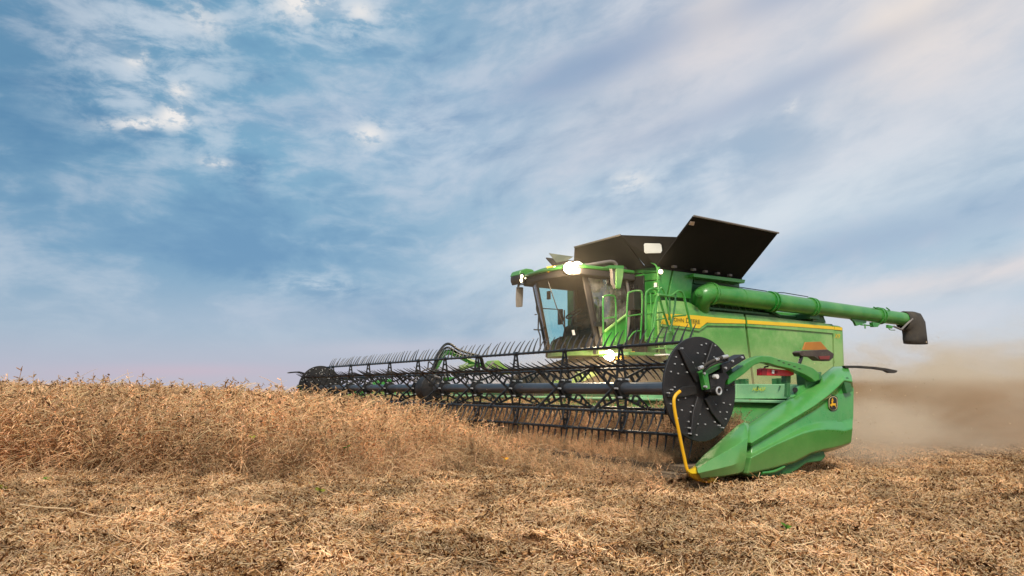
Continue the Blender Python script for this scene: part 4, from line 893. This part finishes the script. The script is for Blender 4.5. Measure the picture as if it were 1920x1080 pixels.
class Arr:
    """collects quads with a colour per vertex"""
    def __init__(s): s.V = []; s.F = []; s.C = []; s.n = 0
    def add(s, V, F, c):
        s.V.append(np.asarray(V, float)); s.F.append(np.asarray(F)+s.n); s.C.append(np.tile(np.asarray(c, float), (len(V), 1))); s.n += len(V)
    def stem(s, P, r0, r1, c, n=3):
        P = np.asarray(P); k = len(P); T = np.gradient(P, axis=0); T /= np.linalg.norm(T, axis=1)[:, None]+1e-9
        ref = np.array([.3,.9,.2]); X = np.cross(T, ref); X /= np.linalg.norm(X, axis=1)[:, None]+1e-9; Y = np.cross(T, X)
        r = np.linspace(r0, r1, k)[:, None]; V = []
        for j in range(n):
            an = 2*math.pi*j/n; V.append(P+(X*math.cos(an)+Y*math.sin(an))*r)
        V = np.stack(V, 1).reshape(-1, 3); F = [(i*n+j, i*n+(j+1) % n, (i+1)*n+(j+1) % n, (i+1)*n+j) for i in range(k-1) for j in range(n)]
        s.add(V, F, c)
    def pod(s, p, d, ln, w, c, bend=.2):
        d = d/np.linalg.norm(d); x = np.cross(d, [.2,.5,.84]); x /= np.linalg.norm(x); y = np.cross(d, x)
        st = [(0,.25),(.35,1),(.75,.85),(1,.08)]; V = []
        for t, k in st:
            cpt = p+d*ln*t+y*bend*ln*(t*t)*.6
            for sx, sy in ((1,0),(0,.6),(-1,0),(0,-.6)): V.append(cpt+(x*sx+y*sy)*w*k)
        s.add(V, [(i*4+j, i*4+(j+1) % 4, (i+1)*4+(j+1) % 4, (i+1)*4+j) for i in range(3) for j in range(4)], c)
    def leaf(s, p, d, ln, w, c, curl=.5):
        d = d/np.linalg.norm(d); x = np.cross(d, rng.normal(size=3)); x /= np.linalg.norm(x); y = np.cross(d, x); V = []
        st = [(0,.1),(.3,.9),(.65,.8),(1,.05)]
        for t, k in st:
            cpt = p+d*ln*t+y*curl*ln*t*t
            V += [cpt+x*w*k+y*w*.5*k, cpt, cpt-x*w*k+y*w*.5*k]
        s.add(V, [(i*3+j, i*3+j+1, (i+1)*3+j+1, (i+1)*3+j) for i in range(3) for j in range(2)], c)
    def mesh(s, name): return np_mesh(name, np.concatenate(s.V), np.concatenate(s.F), np.concatenate(s.C))
def jit(c, a=.18): return np.array(c)*(1+rng.uniform(-a, a))*(1+rng.uniform(-.05, .05, 3))
POD = [(.84,.52,.28), (.72,.41,.20), (.90,.62,.37), (.50,.30,.15), (.28,.15,.07)]
STEM = [(.90,.62,.34), (.78,.49,.25), (.58,.33,.15)]
def plant(lean=.15, branchy=4, arcs=5, dark=False, pods=1.0):
    A_ = Arr(); 
    def stalk(p0, d0, ln, r, nodes):
        P = [np.array(p0, float)]; d = np.array(d0, float); n = 9
        for i in range(n):
            d = d+rng.normal(size=3)*.08+np.array([0,0,.06]); d /= np.linalg.norm(d); P.append(P[-1]+d*ln/n)
        P = np.array(P); c = jit(STEM[rng.integers(3)]); A_.stem(P, r, r*.45, c)
        for k in range(nodes):
            t = .18+.82*(k+rng.random()*.6)/nodes; f = min(t, .999)*n; i = int(f); q_ = P[i]*(1-f+i)+P[i+1]*(f-i)
            for _ in range(rng.integers(1, 3)):
                if rng.random() > pods: continue
                dd = rng.normal(size=3); dd[2] = abs(dd[2])*.5-.15 if rng.random() < .5 else .7; dd[:2] *= .8
                A_.pod(q_, dd, rng.uniform(.040,.066), rng.uniform(.0062,.0092), jit(POD[min(4, int(rng.exponential(1.5)))], .22), rng.uniform(-.3,.4))
        return P
    a0_ = rng.uniform(0, 6.28); main = stalk((0,0,0), (lean*math.cos(a0_), lean*math.sin(a0_), 1), rng.uniform(.85,1.0), .0066, 18)
    for k in range(branchy):
        i = rng.integers(1, 5); an = rng.uniform(0, 6.28); stalk(main[i], (.8*math.cos(an), .8*math.sin(an), .75), rng.uniform(.35,.65), .0046, 9)
    for k in range(arcs):      # bare leaf stalks
        i = rng.integers(2, 9); an = rng.uniform(0, 6.28); t = np.linspace(0, 1, 6); L = rng.uniform(.15,.38); h_ = rng.uniform(.0,.2)
        P = main[i]+np.stack([L*t*math.cos(an), L*t*math.sin(an), h_*t-L*.8*t*t*rng.uniform(.1,1)], -1); A_.stem(P, .0034, .002, jit(STEM[0]))
    for k in range(3 if not dark else 12):
        i = rng.integers(4, 10); A_.leaf(main[i], rng.normal(size=3)+np.array([0,0,-.4]), rng.uniform(.03,.07), rng.uniform(.012,.022), jit((.13,.075,.045) if dark else (.33,.21,.11), .35), rng.uniform(-.6,.8))
    return A_
def tangle():
    """a stalk that has fallen out of the stand and lies arching over the stubble"""
    A_ = Arr()
    for k in range(5):
        an = rng.uniform(0, 6.28) if k else 0; L = rng.uniform(.5, 1.05); t = np.linspace(0, 1, 10); up = rng.uniform(.1,.42)
        P = np.stack([L*t*math.cos(an)+.04*np.sin(t*7+k), L*t*math.sin(an)+.04*np.cos(t*6), up*np.sin(np.pi*np.minimum(t*1.05,1))*(1-.3*t)+.02], -1)
        A_.stem(P, .0042, .002, jit(STEM[k % 3], .12))
        for j in range(6):
            i = rng.integers(3, 10); A_.pod(P[i], rng.normal(size=3)+[0,0,-.5], rng.uniform(.035,.055), .006, jit(POD[rng.integers(4)]))
        for j in range(3):
            i = rng.integers(3, 9); an2 = an+rng.normal()*.8; L2 = rng.uniform(.15,.35); u = np.linspace(0, 1, 5)
            A_.stem(P[i]+np.stack([L2*u*math.cos(an2), L2*u*math.sin(an2), L2*.3*u-.2*u*u], -1), .0026, .0014, jit(STEM[0], .12))
    return A_
def patch(rad=.22, n_straw=200, n_bits=260, tone=1.0):
    """chopped straw, split pods and crumpled leaf from the spreader"""
    A_ = Arr()
    pal = [(.84,.59,.34),(.76,.49,.25),(.62,.36,.165),(.44,.22,.085),(.25,.12,.05),(.12,.05,.025)]
    pal2 = [(.56,.33,.15),(.38,.20,.08),(.22,.10,.038),(.12,.05,.02),(.06,.025,.011)]
    for k in range(n_straw):
        r = rad*math.sqrt(rng.random()); an = rng.uniform(0, 6.28); L = rng.uniform(.02,.085) if rng.random() < .9 else rng.uniform(.1,.2); di = rng.uniform(0, 6.28); el_ = rng.normal()*.35
        d = np.array([math.cos(di)*math.cos(el_), math.sin(di)*math.cos(el_), math.sin(el_)]); p0 = np.array([r*math.cos(an), r*math.sin(an), .03*math.sin(r*31+tone*9)**2*rng.random()+rng.uniform(-.004,.016)])
        t = np.linspace(-.5, .5, 4)[:, None]; P = p0+d*L*t+np.array([0,0,1])*(.2*L*rng.normal())*(t*t)
        A_.stem(P, rng.uniform(.0012,.0032), rng.uniform(.001,.002), jit(pal[min(5, int(rng.exponential(1.45)))], .25)*tone)
    for k in range(n_bits):
        r = rad*math.sqrt(rng.random()); an = rng.uniform(0, 6.28); p0 = np.array([r*math.cos(an), r*math.sin(an), rng.uniform(-.005,.03)])
        L = rng.uniform(.008,.032); A_.leaf(p0, rng.normal(size=3)*[1,1,.4], L, L*rng.uniform(.10,.34), jit(pal2[min(4, int(rng.uniform(0, 5)))], .3)*min(tone, 1.1), rng.uniform(-1.2,1.2))
    return A_
def protos(name, arrs, m):
    c = bpy.data.collections.new(name)
    for i, A_ in enumerate(arrs):
        me = A_.mesh(name); me.materials.append(m); c.objects.link(bpy.data.objects.new('%s_%02d' % (name, i), me))
    return c
def scatter(name, coll, P, rot, scl, kind_idx, label=None, cat=None):
    me = bpy.data.meshes.new(name); me.vertices.add(len(P)); me.vertices.foreach_set('co', np.asarray(P, np.float32).ravel())
    for nm, ty, arr, key in (('rot','FLOAT_VECTOR',rot,'vector'),('scl','FLOAT_VECTOR',scl,'vector'),('pick','INT',kind_idx,'value')):
        a_ = me.attributes.new(nm, ty, 'POINT'); a_.data.foreach_set(key, np.asarray(arr, np.int32 if ty == 'INT' else np.float32).ravel())
    o = bpy.data.objects.new(name, me); COL.objects.link(o)
    ng = bpy.data.node_groups.new(name+'_nodes', 'GeometryNodeTree')
    ng.interface.new_socket('Geometry', in_out='INPUT', socket_type='NodeSocketGeometry'); ng.interface.new_socket('Geometry', in_out='OUTPUT', socket_type='NodeSocketGeometry')
    gi = ng.nodes.new('NodeGroupInput'); g_o = ng.nodes.new('NodeGroupOutput'); ip = ng.nodes.new('GeometryNodeInstanceOnPoints')
    ci = ng.nodes.new('GeometryNodeCollectionInfo'); ci.inputs['Collection'].default_value = coll; ci.inputs['Separate Children'].default_value = True; ci.inputs['Reset Children'].default_value = True
    def na(n_, t):
        x = ng.nodes.new('GeometryNodeInputNamedAttribute'); x.data_type = t; x.inputs['Name'].default_value = n_; return x.outputs[0]
    e2r = ng.nodes.new('FunctionNodeEulerToRotation'); ng.links.new(na('rot','FLOAT_VECTOR'), e2r.inputs[0])
    ng.links.new(gi.outputs[0], ip.inputs['Points']); ng.links.new(ci.outputs[0], ip.inputs['Instance']); ip.inputs['Pick Instance'].default_value = True
    ng.links.new(na('pick','INT'), ip.inputs['Instance Index']); ng.links.new(e2r.outputs[0], ip.inputs['Rotation']); ng.links.new(na('scl','FLOAT_VECTOR'), ip.inputs['Scale'])
    ng.links.new(ip.outputs[0], g_o.inputs[0]); md = o.modifiers.new('scatter', 'NODES'); md.node_group = ng
    tag(o, label, cat, kind='stuff'); return o

# --- where the crop still stands
edge_px = [(-500,905),(0,905),(200,908),(400,905),(600,900),(800,892),(1000,882),(1100,874),(1200,866),(1260,860)]
eg = np.array([ground_at(x, y, -.03) for x, y in edge_px])
def local(x, y): dx, dy = x-OX, y-OY; return dx*W_[0]+dy*W_[1], dx*U_[0]+dy*U_[1]
def edgeY(x): return np.interp(x, eg[:, 0], eg[:, 1])+.22*vnoise(x*1.3, x*0+2.5, 9)
def in_crop(x, y):
    b, a = local(x, y)
    ok = y > edgeY(x); ok &= ~((b > -.45) & (a < 14.3)); ok &= (a > .9) | (b < -1.2)
    ok &= (x/np.maximum(y, .1) < .25)
    return ok
def crop_h(x, y):
    b, a = local(x, y)
    h = np.interp(a, [0,1.5,3,5,8,14,20], [.14,.26,.52,.88,1.0,1.05,1.05])+.075*np.clip(-b-.5, 0, 8)
    return np.clip(h, .12, 1.12)
def pts(x0, x1, y0, y1, dens):
    n = int((x1-x0)*(y1-y0)*dens); return rng.uniform(x0, x1, n), rng.uniform(y0, y1, n)
xs, ys = [], []
for x0, x1, y0, y1, dn in ((-13,4,8,9.4,60),(-13,4,9.4,14,34),(-22,2,14,24,20),(-50,2,24,45,7),(-90,4,45,95,2.4),(-6,14,24,60,3)):
    x, y = pts(x0, x1, y0, y1, dn); k = in_crop(x, y); xs.append(x[k]); ys.append(y[k])
x = np.concatenate(xs); y = np.concatenate(ys); n = len(x)
d_edge = y-edgeY(x); ln = np.clip(1-d_edge/1.6, 0, 1)
b, a = local(x, y); h = crop_h(x, y)*rng.uniform(.86-.2*np.clip(1+b/3, 0, 1), 1.12, n)*(1+.06*vnoise(x*.8, y*.8, 5))
h *= 1-.08*ln*rng.random(n); h *= np.where(rng.random(n) < .06, 1.14, 1)
b, a = local(x, y); near_reel = np.clip(1-(-b)/2.5, 0, 1)*(a < 14.3)
rx = rng.normal(0, .16, n)+ln*rng.uniform(-.1, .42, n)          # lean towards the camera at the cut edge
ry = rng.normal(-.12, .16, n)-.28*np.clip((x+3)/4, 0, 1)+.0*near_reel
rz = rng.uniform(-.6, .6, n)
s0 = np.maximum(h, np.minimum(.62, h+.4)); flat = np.arccos(np.clip(h/s0, .15, 1)); dr = rng.uniform(0, 6.28, n)     # low stretches are full-size stalks pushed over, not small ones
rx = rx+flat*np.sin(dr); ry = ry+flat*np.cos(dr); P = np.stack([x, y, gz(x, y)-.01], -1); sc_ = np.stack([s0*1.02, s0*1.02, s0], -1)
cc = protos('soybean_plant_kind', [plant(.15, 4, 10, pods=.8), plant(.25, 5, 11, pods=.8), plant(.1, 3, 9, pods=.85), plant(.3, 5, 12, pods=.7), plant(.2, 4, 9), plant(.2, 4, 14, pods=.7), plant(.2, 4, 8, dark=True), plant(.3, 6, 10)], M['crop'])
pick = rng.integers(0, 8, n); pick[(pick == 6) & (rng.random(n) < .75)] = 1
# spin about own axis is baked by the kinds; a random turn keeps them from lining up
scatter('soybean_crop', cc, P, np.stack([rx, ry, rz+rng.integers(0, 2, n)*0], -1), sc_, pick, 'dense stand of dry tan soybean plants covering the left half of the field', 'crop')
# cut crop lying on the header belt, falling back under the reel
n = 4600; a = .35+13.2*rng.random(n)**1.7; b = rng.uniform(-.75, 1.3, n)
xx = OX+b*W_[0]+a*U_[0]; yy = OY+b*W_[1]+a*U_[1]; h = rng.uniform(.32,.58,n)*np.interp(a, [0,1.2,5,14], [.6,.95,1.1,1.3])*np.where((b < .25) & (a < 6), .48, 1)
scatter('cut_crop', cc, np.stack([xx, yy, np.where(b < -.4, .0, .2+.25*np.clip(b-.2, 0, 1))+rng.uniform(0,.10,n)], -1), np.stack([rng.normal(0,.5,n), rng.normal(.5,.4,n), rng.uniform(0,6.28,n)], -1), np.stack([h, h, h], -1), rng.integers(0, 8, n),
        'cut soybean stalks lying on the header belt behind the reel', 'cut crop')
# fallen stalks along the cut edge
tc_ = protos('fallen_stalk_kind', [tangle() for _ in range(6)], M['crop'])
n = 520; x = rng.uniform(-9, 2.6, n); y = edgeY(x)+np.abs(rng.normal(0, .45, n))+.22-.4*(rng.random(n) < .12)
s_ = rng.uniform(.45, 1.1, n)*np.interp(x, [-9,0,2.6], [1,.9,.5]); scatter('lodged_stalks', tc_, np.stack([x, y, gz(x, y)+.01], -1), np.stack([rng.normal(0,.12,n), rng.normal(0,.12,n), rng.uniform(0,6.28,n)], -1), np.stack([s_,s_,s_], -1), rng.integers(0, 6, n),
        'long pale stalks flopped over along the cut edge of the crop', 'fallen stalks')
n = 420; a = rng.uniform(.1, 6.5, n); b = rng.uniform(-1.05, -.25, n); xx = OX+b*W_[0]+a*U_[0]; yy = OY+b*W_[1]+a*U_[1]; h = rng.uniform(.35,.6,n)
tl = rng.uniform(1.15, 1.5, n); dr = rng.uniform(0, 6.28, n)
scatter('cut_edge_stems', cc, np.stack([xx, yy, gz(xx, yy)+.03], -1), np.stack([tl*np.sin(dr), tl*np.cos(dr), rng.uniform(-.4,.4,n)], -1), np.stack([h, h, h], -1), rng.integers(0, 8, n),
        'short broken stalks lying along the cutting edge of the header', 'broken stalks')
# --- chopped residue over the cut ground
pc = protos('residue_kind', [patch(tone=1.0), patch(tone=1.16), patch(tone=.78, n_straw=120, n_bits=330), patch(tone=1.05, n_straw=280), patch(tone=.55, n_straw=80, n_bits=360), patch(tone=1.14, n_straw=330, n_bits=130)], M['chaff'])
xs, ys = [], []
for x0, x1, y0, y1, dn in ((-6,6.5,2.8,9.5,42),(-9,13,9.5,16,22),(-3,26,13,30,7)):
    x, y = pts(x0, x1, y0, y1, dn); bb, aa = local(x, y); k = (np.abs(x) < y*.82+1.2) & ((y < edgeY(x)+.12) | (x/y > .2) | ((aa < 6) & (bb > -2) & (bb < 1))); xs.append(x[k]); ys.append(y[k])
x = np.concatenate(xs); y = np.concatenate(ys); n = len(x)
tone = vnoise(x*1.6, y*1.6, 21)*.25+vnoise(x*5, y*5, 22)*.45+rng.normal(0, .3, n)
pick = np.where(tone > .42, 5, np.where(tone > .05, 1, np.where(tone > -.1, 0, np.where(tone > -.36, 3, np.where(tone > -.66, 2, 4)))))
s_ = rng.uniform(.75, 1.25, n); zz = gz(x, y)
ex = .09; nx_ = (gz(x+ex, y)-gz(x-ex, y))/(2*ex); ny_ = (gz(x, y+ex)-gz(x, y-ex))/(2*ex)
scatter('straw_residue', pc, np.stack([x, y, zz-.004+rng.uniform(0,.015,n)], -1), np.stack([np.arctan(ny_), -np.arctan(nx_), rng.uniform(0,6.28,n)], -1), np.stack([s_, s_, s_*rng.uniform(.8,1.4,n)], -1), pick,
        'chopped straw and leaf litter spread over the harvested ground', 'straw litter')

# --- single things one can point to
def single(name, A_, px=None, z=0.0, xy=None, rot=(0,0,0), s=1.0, m=None, label='', cat='', group=None):
    x, y = xy if xy else ground_at(*px, z); o = bpy.data.objects.new(name, A_.mesh(name)); COL.objects.link(o); o.data.materials.append(m or M['crop'])
    o.location = (x, y, float(gz(x, y))+z); o.rotation_euler = rot; o.scale = (s, s, s); return tag(o, label, cat, group)
def at_depth(px, Y): return (ray(px, 727)[0]/ray(px, 727)[1]*Y, Y)
for px, ytop, Y, lab in [(25,686,9.6,'tallest soybean plant standing above the crop at the far left edge'),(67,702,10.2,'second tall soybean plant sticking up near the far left edge of the crop'),(130,712,10.5,'tall bent soybean plant above the left part of the crop skyline'),
                    (318,722,12.5,'thin soybean plant rising a little over the crop skyline midway along the left'),(456,722,12.0,'lone upright soybean plant above the crop skyline left of the header'),(519,722,10.8,'dark soybean plant sticking up just left of the far end of the reel')]:
    xy = at_depth(px, Y); top = CAM_H+(727-ytop)/1333*Y; hh = top-float(gz(*xy))
    A_ = plant(.05, 2, 2, pods=2.5); single('tall_soybean_plant', A_, xy=xy, s=hh/.97, label=lab, cat='soybean plant', group='tall plants above the crop')
GREENS = {'green': (.09,.22,.03), 'yellow': (.42,.40,.06), 'orange': (.62,.27,.03), 'olive': (.28,.28,.05)}
def leafy(c, n=3, L=.07, rise=.03):
    A_ = Arr()
    for k in range(n):
        an = 6.28*k/n+rng.uniform(-.4,.4); A_.leaf(np.array([0,0,rise]), np.array([math.cos(an), math.sin(an), .25]), L, L*.42, jit(GREENS[c], .15), .25)
    A_.stem(np.array([[0,0,-.02],[.005,0,rise]]), .003, .002, jit(GREENS['olive'])); return A_
for px, py, z, c, n_, L, lab in [(1472,999,0,'green',3,.05,'small fresh green leaf lying on the straw at lower right'),(842,912,0,'yellow',5,.055,'pale yellow-green weed at the foot of the crop, centre'),
        (92,902,0,'green',4,.07,'dark green weed leaf at the foot of the crop, far left'),(6,918,0,'yellow',3,.08,'yellow leaf at the left edge of the stubble'),(600,1009-90,0,'olive',4,.06,'olive weed leaf on the stubble edge below the crop')]:
    single('weed_leaf', leafy(c, n_, L), px=(px, py), z=z+.05, label=lab, cat='leaf')
def leaf_in_crop(px, py, Y, c, lab):
    x, y = at_depth(px, Y); z = CAM_H+(727-py)/1333*Y; o = single('hanging_leaf', leafy(c, 2, .05, .02), xy=(x, y), label=lab, cat='leaf'); o.location.z = z
leaf_in_crop(654,838,8.55,'green','green leaf caught in the crop below the far end of the reel'); leaf_in_crop(478,821,8.6,'yellow','yellow-green leaf caught in the crop left of the header'); leaf_in_crop(946,858,8.7,'orange','orange leaf low in the crop under the reel')
A_ = Arr()
base = [(38,948),(80,958),(130,955),(180,966),(240,977),(300,990),(335,1002)]
G0 = ground_at(180, 966)
Pn = np.array([[ground_at(x, y, .05)[0]-G0[0], ground_at(x, y, .05)[1]-G0[1], .12+.02*math.sin(i*1.7)] for i, (x, y) in enumerate(base)]); A_.stem(Pn, .009, .004, (.80,.56,.32), 5)
for i, (x2, y2) in [(1,(30,985)),(2,(215,948)),(3,(150,1000)),(4,(290,965)),(4,(210,1010)),(5,(352,985))]:
    q2 = ground_at(x2, y2, .04); e = np.array([q2[0]-G0[0], q2[1]-G0[1], .09]); t = np.linspace(0, 1, 5)[:, None]; A_.stem(Pn[i]*(1-t)+e*t+np.array([0,0,.05])*np.sin(math.pi*t), .005, .002, jit((.74,.50,.27)))
    for k in range(4): A_.pod(Pn[i]*(1-k*.22)+e*k*.22+[0,0,.02], rng.normal(size=3), .05, .007, jit(POD[k % 3]))
single('fallen_stalk', A_, xy=G0, label='long branched dry stalk lying on the stubble at lower left', cat='stalk')
A_ = Arr()
for k in range(9):
    an = rng.uniform(2.2, 4.0) if k < 5 else rng.uniform(-1,1); L = rng.uniform(.15,.42); t = np.linspace(0, 1, 7); P_ = np.stack([L*t*math.cos(an), .1*L*t*math.sin(an), .16*np.sin(math.pi*t)*rng.uniform(.3,1)+.02+t*rng.uniform(0,.08)], -1); A_.stem(P_, .0045, .002, jit((.55,.45,.24)))
single('dry_stalk_bunch', A_, px=(1420,900), label='bunch of pale dry stalks caught against the underside of the near green end shield', cat='stalks')
# a green weed standing in the crop beside the far end of the reel
A_ = Arr(); A_.stem(np.array([[0,0,0],[.02,0,.5],[.0,.02,1.0]]), .008, .004, (.12,.16,.05), 5)
for k in range(90):
    t = rng.uniform(.55, 1.0); an = rng.uniform(0, 6.28); A_.leaf(np.array([0,0,t]), np.array([math.cos(an), math.sin(an), .5]), rng.uniform(.05,.10), .02, jit((.07,.12,.035), .4))
single('green_weed', A_, xy=at_depth(561, 17.5), s=1.22, label='slim dark green weed standing in the crop beside the far end of the reel', cat='weed')

# ================================================================== DUST thrown up behind and under the machine
def dust_mat(name, colr, dens, build):
    m = bpy.data.materials.new(name); m.use_nodes = True; nt = m.node_tree; nt.nodes.clear(); q = NB(nt)
    v = q.n('ShaderNodeVolumePrincipled'); v.inputs['Color'].default_value = tuple(colr)+(1,); v.inputs['Anisotropy'].default_value = 0.0
    o = q.n('ShaderNodeOutputMaterial'); nt.links.new(v.outputs[0], o.inputs['Volume'])
    oc = q.n('ShaderNodeTexCoord').outputs['Object']
    nt.links.new(q.m('MULTIPLY', build(q, oc), dens), v.inputs['Density']); return m
def trail(q, oc):
    b, a, z = q.sep(oc)          # machine frame, metres
    wv = q.xyz(q.m('MULTIPLY', b, .26), q.m('MULTIPLY', a, .26), q.m('MULTIPLY', z, .6))
    n1 = q.noise(wv, 1.6, 5, .6, .6); n0 = q.noise(wv, 1.0, 3, .55)
    top = q.m('ADD', q.m('MULTIPLY', q.m('SUBTRACT', n0, .5), 4.5), q.m('ADD', q.ss(b, 3, 14, .8, 1.3), q.ss(b, 10, 34, .0, 1.5)))       # local height of the plume
    hh = q.ss(q.m('DIVIDE', z, q.m('MAXIMUM', top, .4)), 1.6, .0)
    f = q.m('MULTIPLY', q.m('MULTIPLY', hh, q.ss(b, 2.0, 4.0)), q.ss(a, -.9, .7))
    f = q.m('MULTIPLY', f, q.m('MULTIPLY', q.ss(b, 37, 28), q.ss(a, 22, 16)))
    core = q.m('MULTIPLY', q.ss(b, 4, 9), q.ss(z, 1.3, .3, .0, 1.0))
    return q.m('MULTIPLY', f, q.m('ADD', q.ss(n1, .46, .60, .02, 1.6), core))
def box_obj(name, b0, b1, a0, a1, z0, z1, m, label):
    mb = MB().box(b0, b1, a0, a1, z0, z1); o = mb.build(name, m, None); o.location = (OX, OY, 0); o.rotation_euler = (0, 0, TH)
    return tag(o, label, 'dust', kind='stuff')
d1 = box_obj('dust_cloud', 1.95, 38, -1.0, 22, -.25, 4.6, dust_mat('trailing_dust', (.95,.78,.58), .42, trail), 'brown dust cloud blowing out behind the combine at right')
def under(q, oc):
    b, a, z = q.sep(oc); wv = q.xyz(b, a, z); n1 = q.noise(wv, .9, 4, .6, .5)
    f = q.m('MULTIPLY', q.m('MULTIPLY', q.ss(b, 1.3, 2.2), q.ss(b, 5.4, 4.4)), q.m('MULTIPLY', q.ss(a, .2, 1.8), q.ss(a, 10.5, 8.0)))
    return q.m('MULTIPLY', q.m('MULTIPLY', f, q.ss(z, 2.4, .8)), q.ss(n1, .3, .7, .35, 1.0))
d2_ = box_obj('dust_cloud', 1.2, 5.5, .1, 10.6, -.2, 2.45, dust_mat('header_dust', (.85,.64,.42), .16, under), 'thin sunlit dust hanging between the header and the cab')

def lamp_air(q, oc):  # added air volume that gives the cab roof lights their halo
    b, a, z = q.sep(oc)
    return q.m('MULTIPLY', q.m('MULTIPLY', q.m('MULTIPLY', q.ss(b, .4, 1.8), q.ss(b, 5.0, 3.8)), q.m('MULTIPLY', q.ss(a, 3.6, 5.2), q.ss(a, 9.5, 8.0))), q.ss(z, 5.0, 4.0))
box_obj('dust_cloud', .3, 5.1, 3.5, 9.6, 2.46, 5.1, dust_mat('cab_dust', (.9,.78,.62), .011, lamp_air), 'thin dusty air added to give the cab roof lights a halo')

def core_f(q, oc):
    b, a, z = q.sep(oc); wv = q.xyz(q.m('MULTIPLY', b, .4), q.m('MULTIPLY', a, .4), q.m('MULTIPLY', z, .9)); n1 = q.noise(wv, 1.5, 5, .6, .5)
    f = q.m('MULTIPLY', q.m('MULTIPLY', q.ss(b, 6.2, 9.5), q.ss(b, 23, 15)), q.m('MULTIPLY', q.ss(a, -.6, 1.0), q.ss(a, 8, 5)))
    return q.m('MULTIPLY', q.m('MULTIPLY', f, q.ss(z, 1.45, .0)), q.ss(n1, .40, .58, .10, 1.3))
box_obj('dust_cloud', 6, 23.2, -.7, 8.1, -.24, 2.1, dust_mat('dark_dust', (.50,.26,.10), 3.0, core_f), 'darker brown core of the dust cloud low behind the combine')

# chaff flying in the dust
A_ = Arr()
for k in range(1500):
    b = 2.2+rng.exponential(5.0); a = rng.uniform(-.5, 5); z = min(3.2, abs(rng.normal())*.55*(1+b*.06)+.05)
    A_.leaf(np.array([b, a, z]), rng.normal(size=3), rng.uniform(.008,.03), rng.uniform(.003,.008), jit([(.5,.33,.17),(.2,.11,.05),(.7,.5,.3)][k % 3]), .3)
for k in range(500):
    A_.leaf(np.array([rng.uniform(-1,3.5), rng.uniform(.4,12), .6+abs(rng.normal())*.55]), rng.normal(size=3), rng.uniform(.008,.025), rng.uniform(.003,.008), jit([(.5,.33,.17),(.2,.11,.05),(.7,.5,.3)][k % 3]), .3)
fc = bpy.data.objects.new('flying_chaff', A_.mesh('flying_chaff')); COL.objects.link(fc); fc.data.materials.append(M['chaff']); fc.location = (OX, OY, 0); fc.rotation_euler = (0, 0, TH)
tag(fc, 'small bits of chaff flying in the dust round the header and behind the combine', 'chaff', kind='stuff')
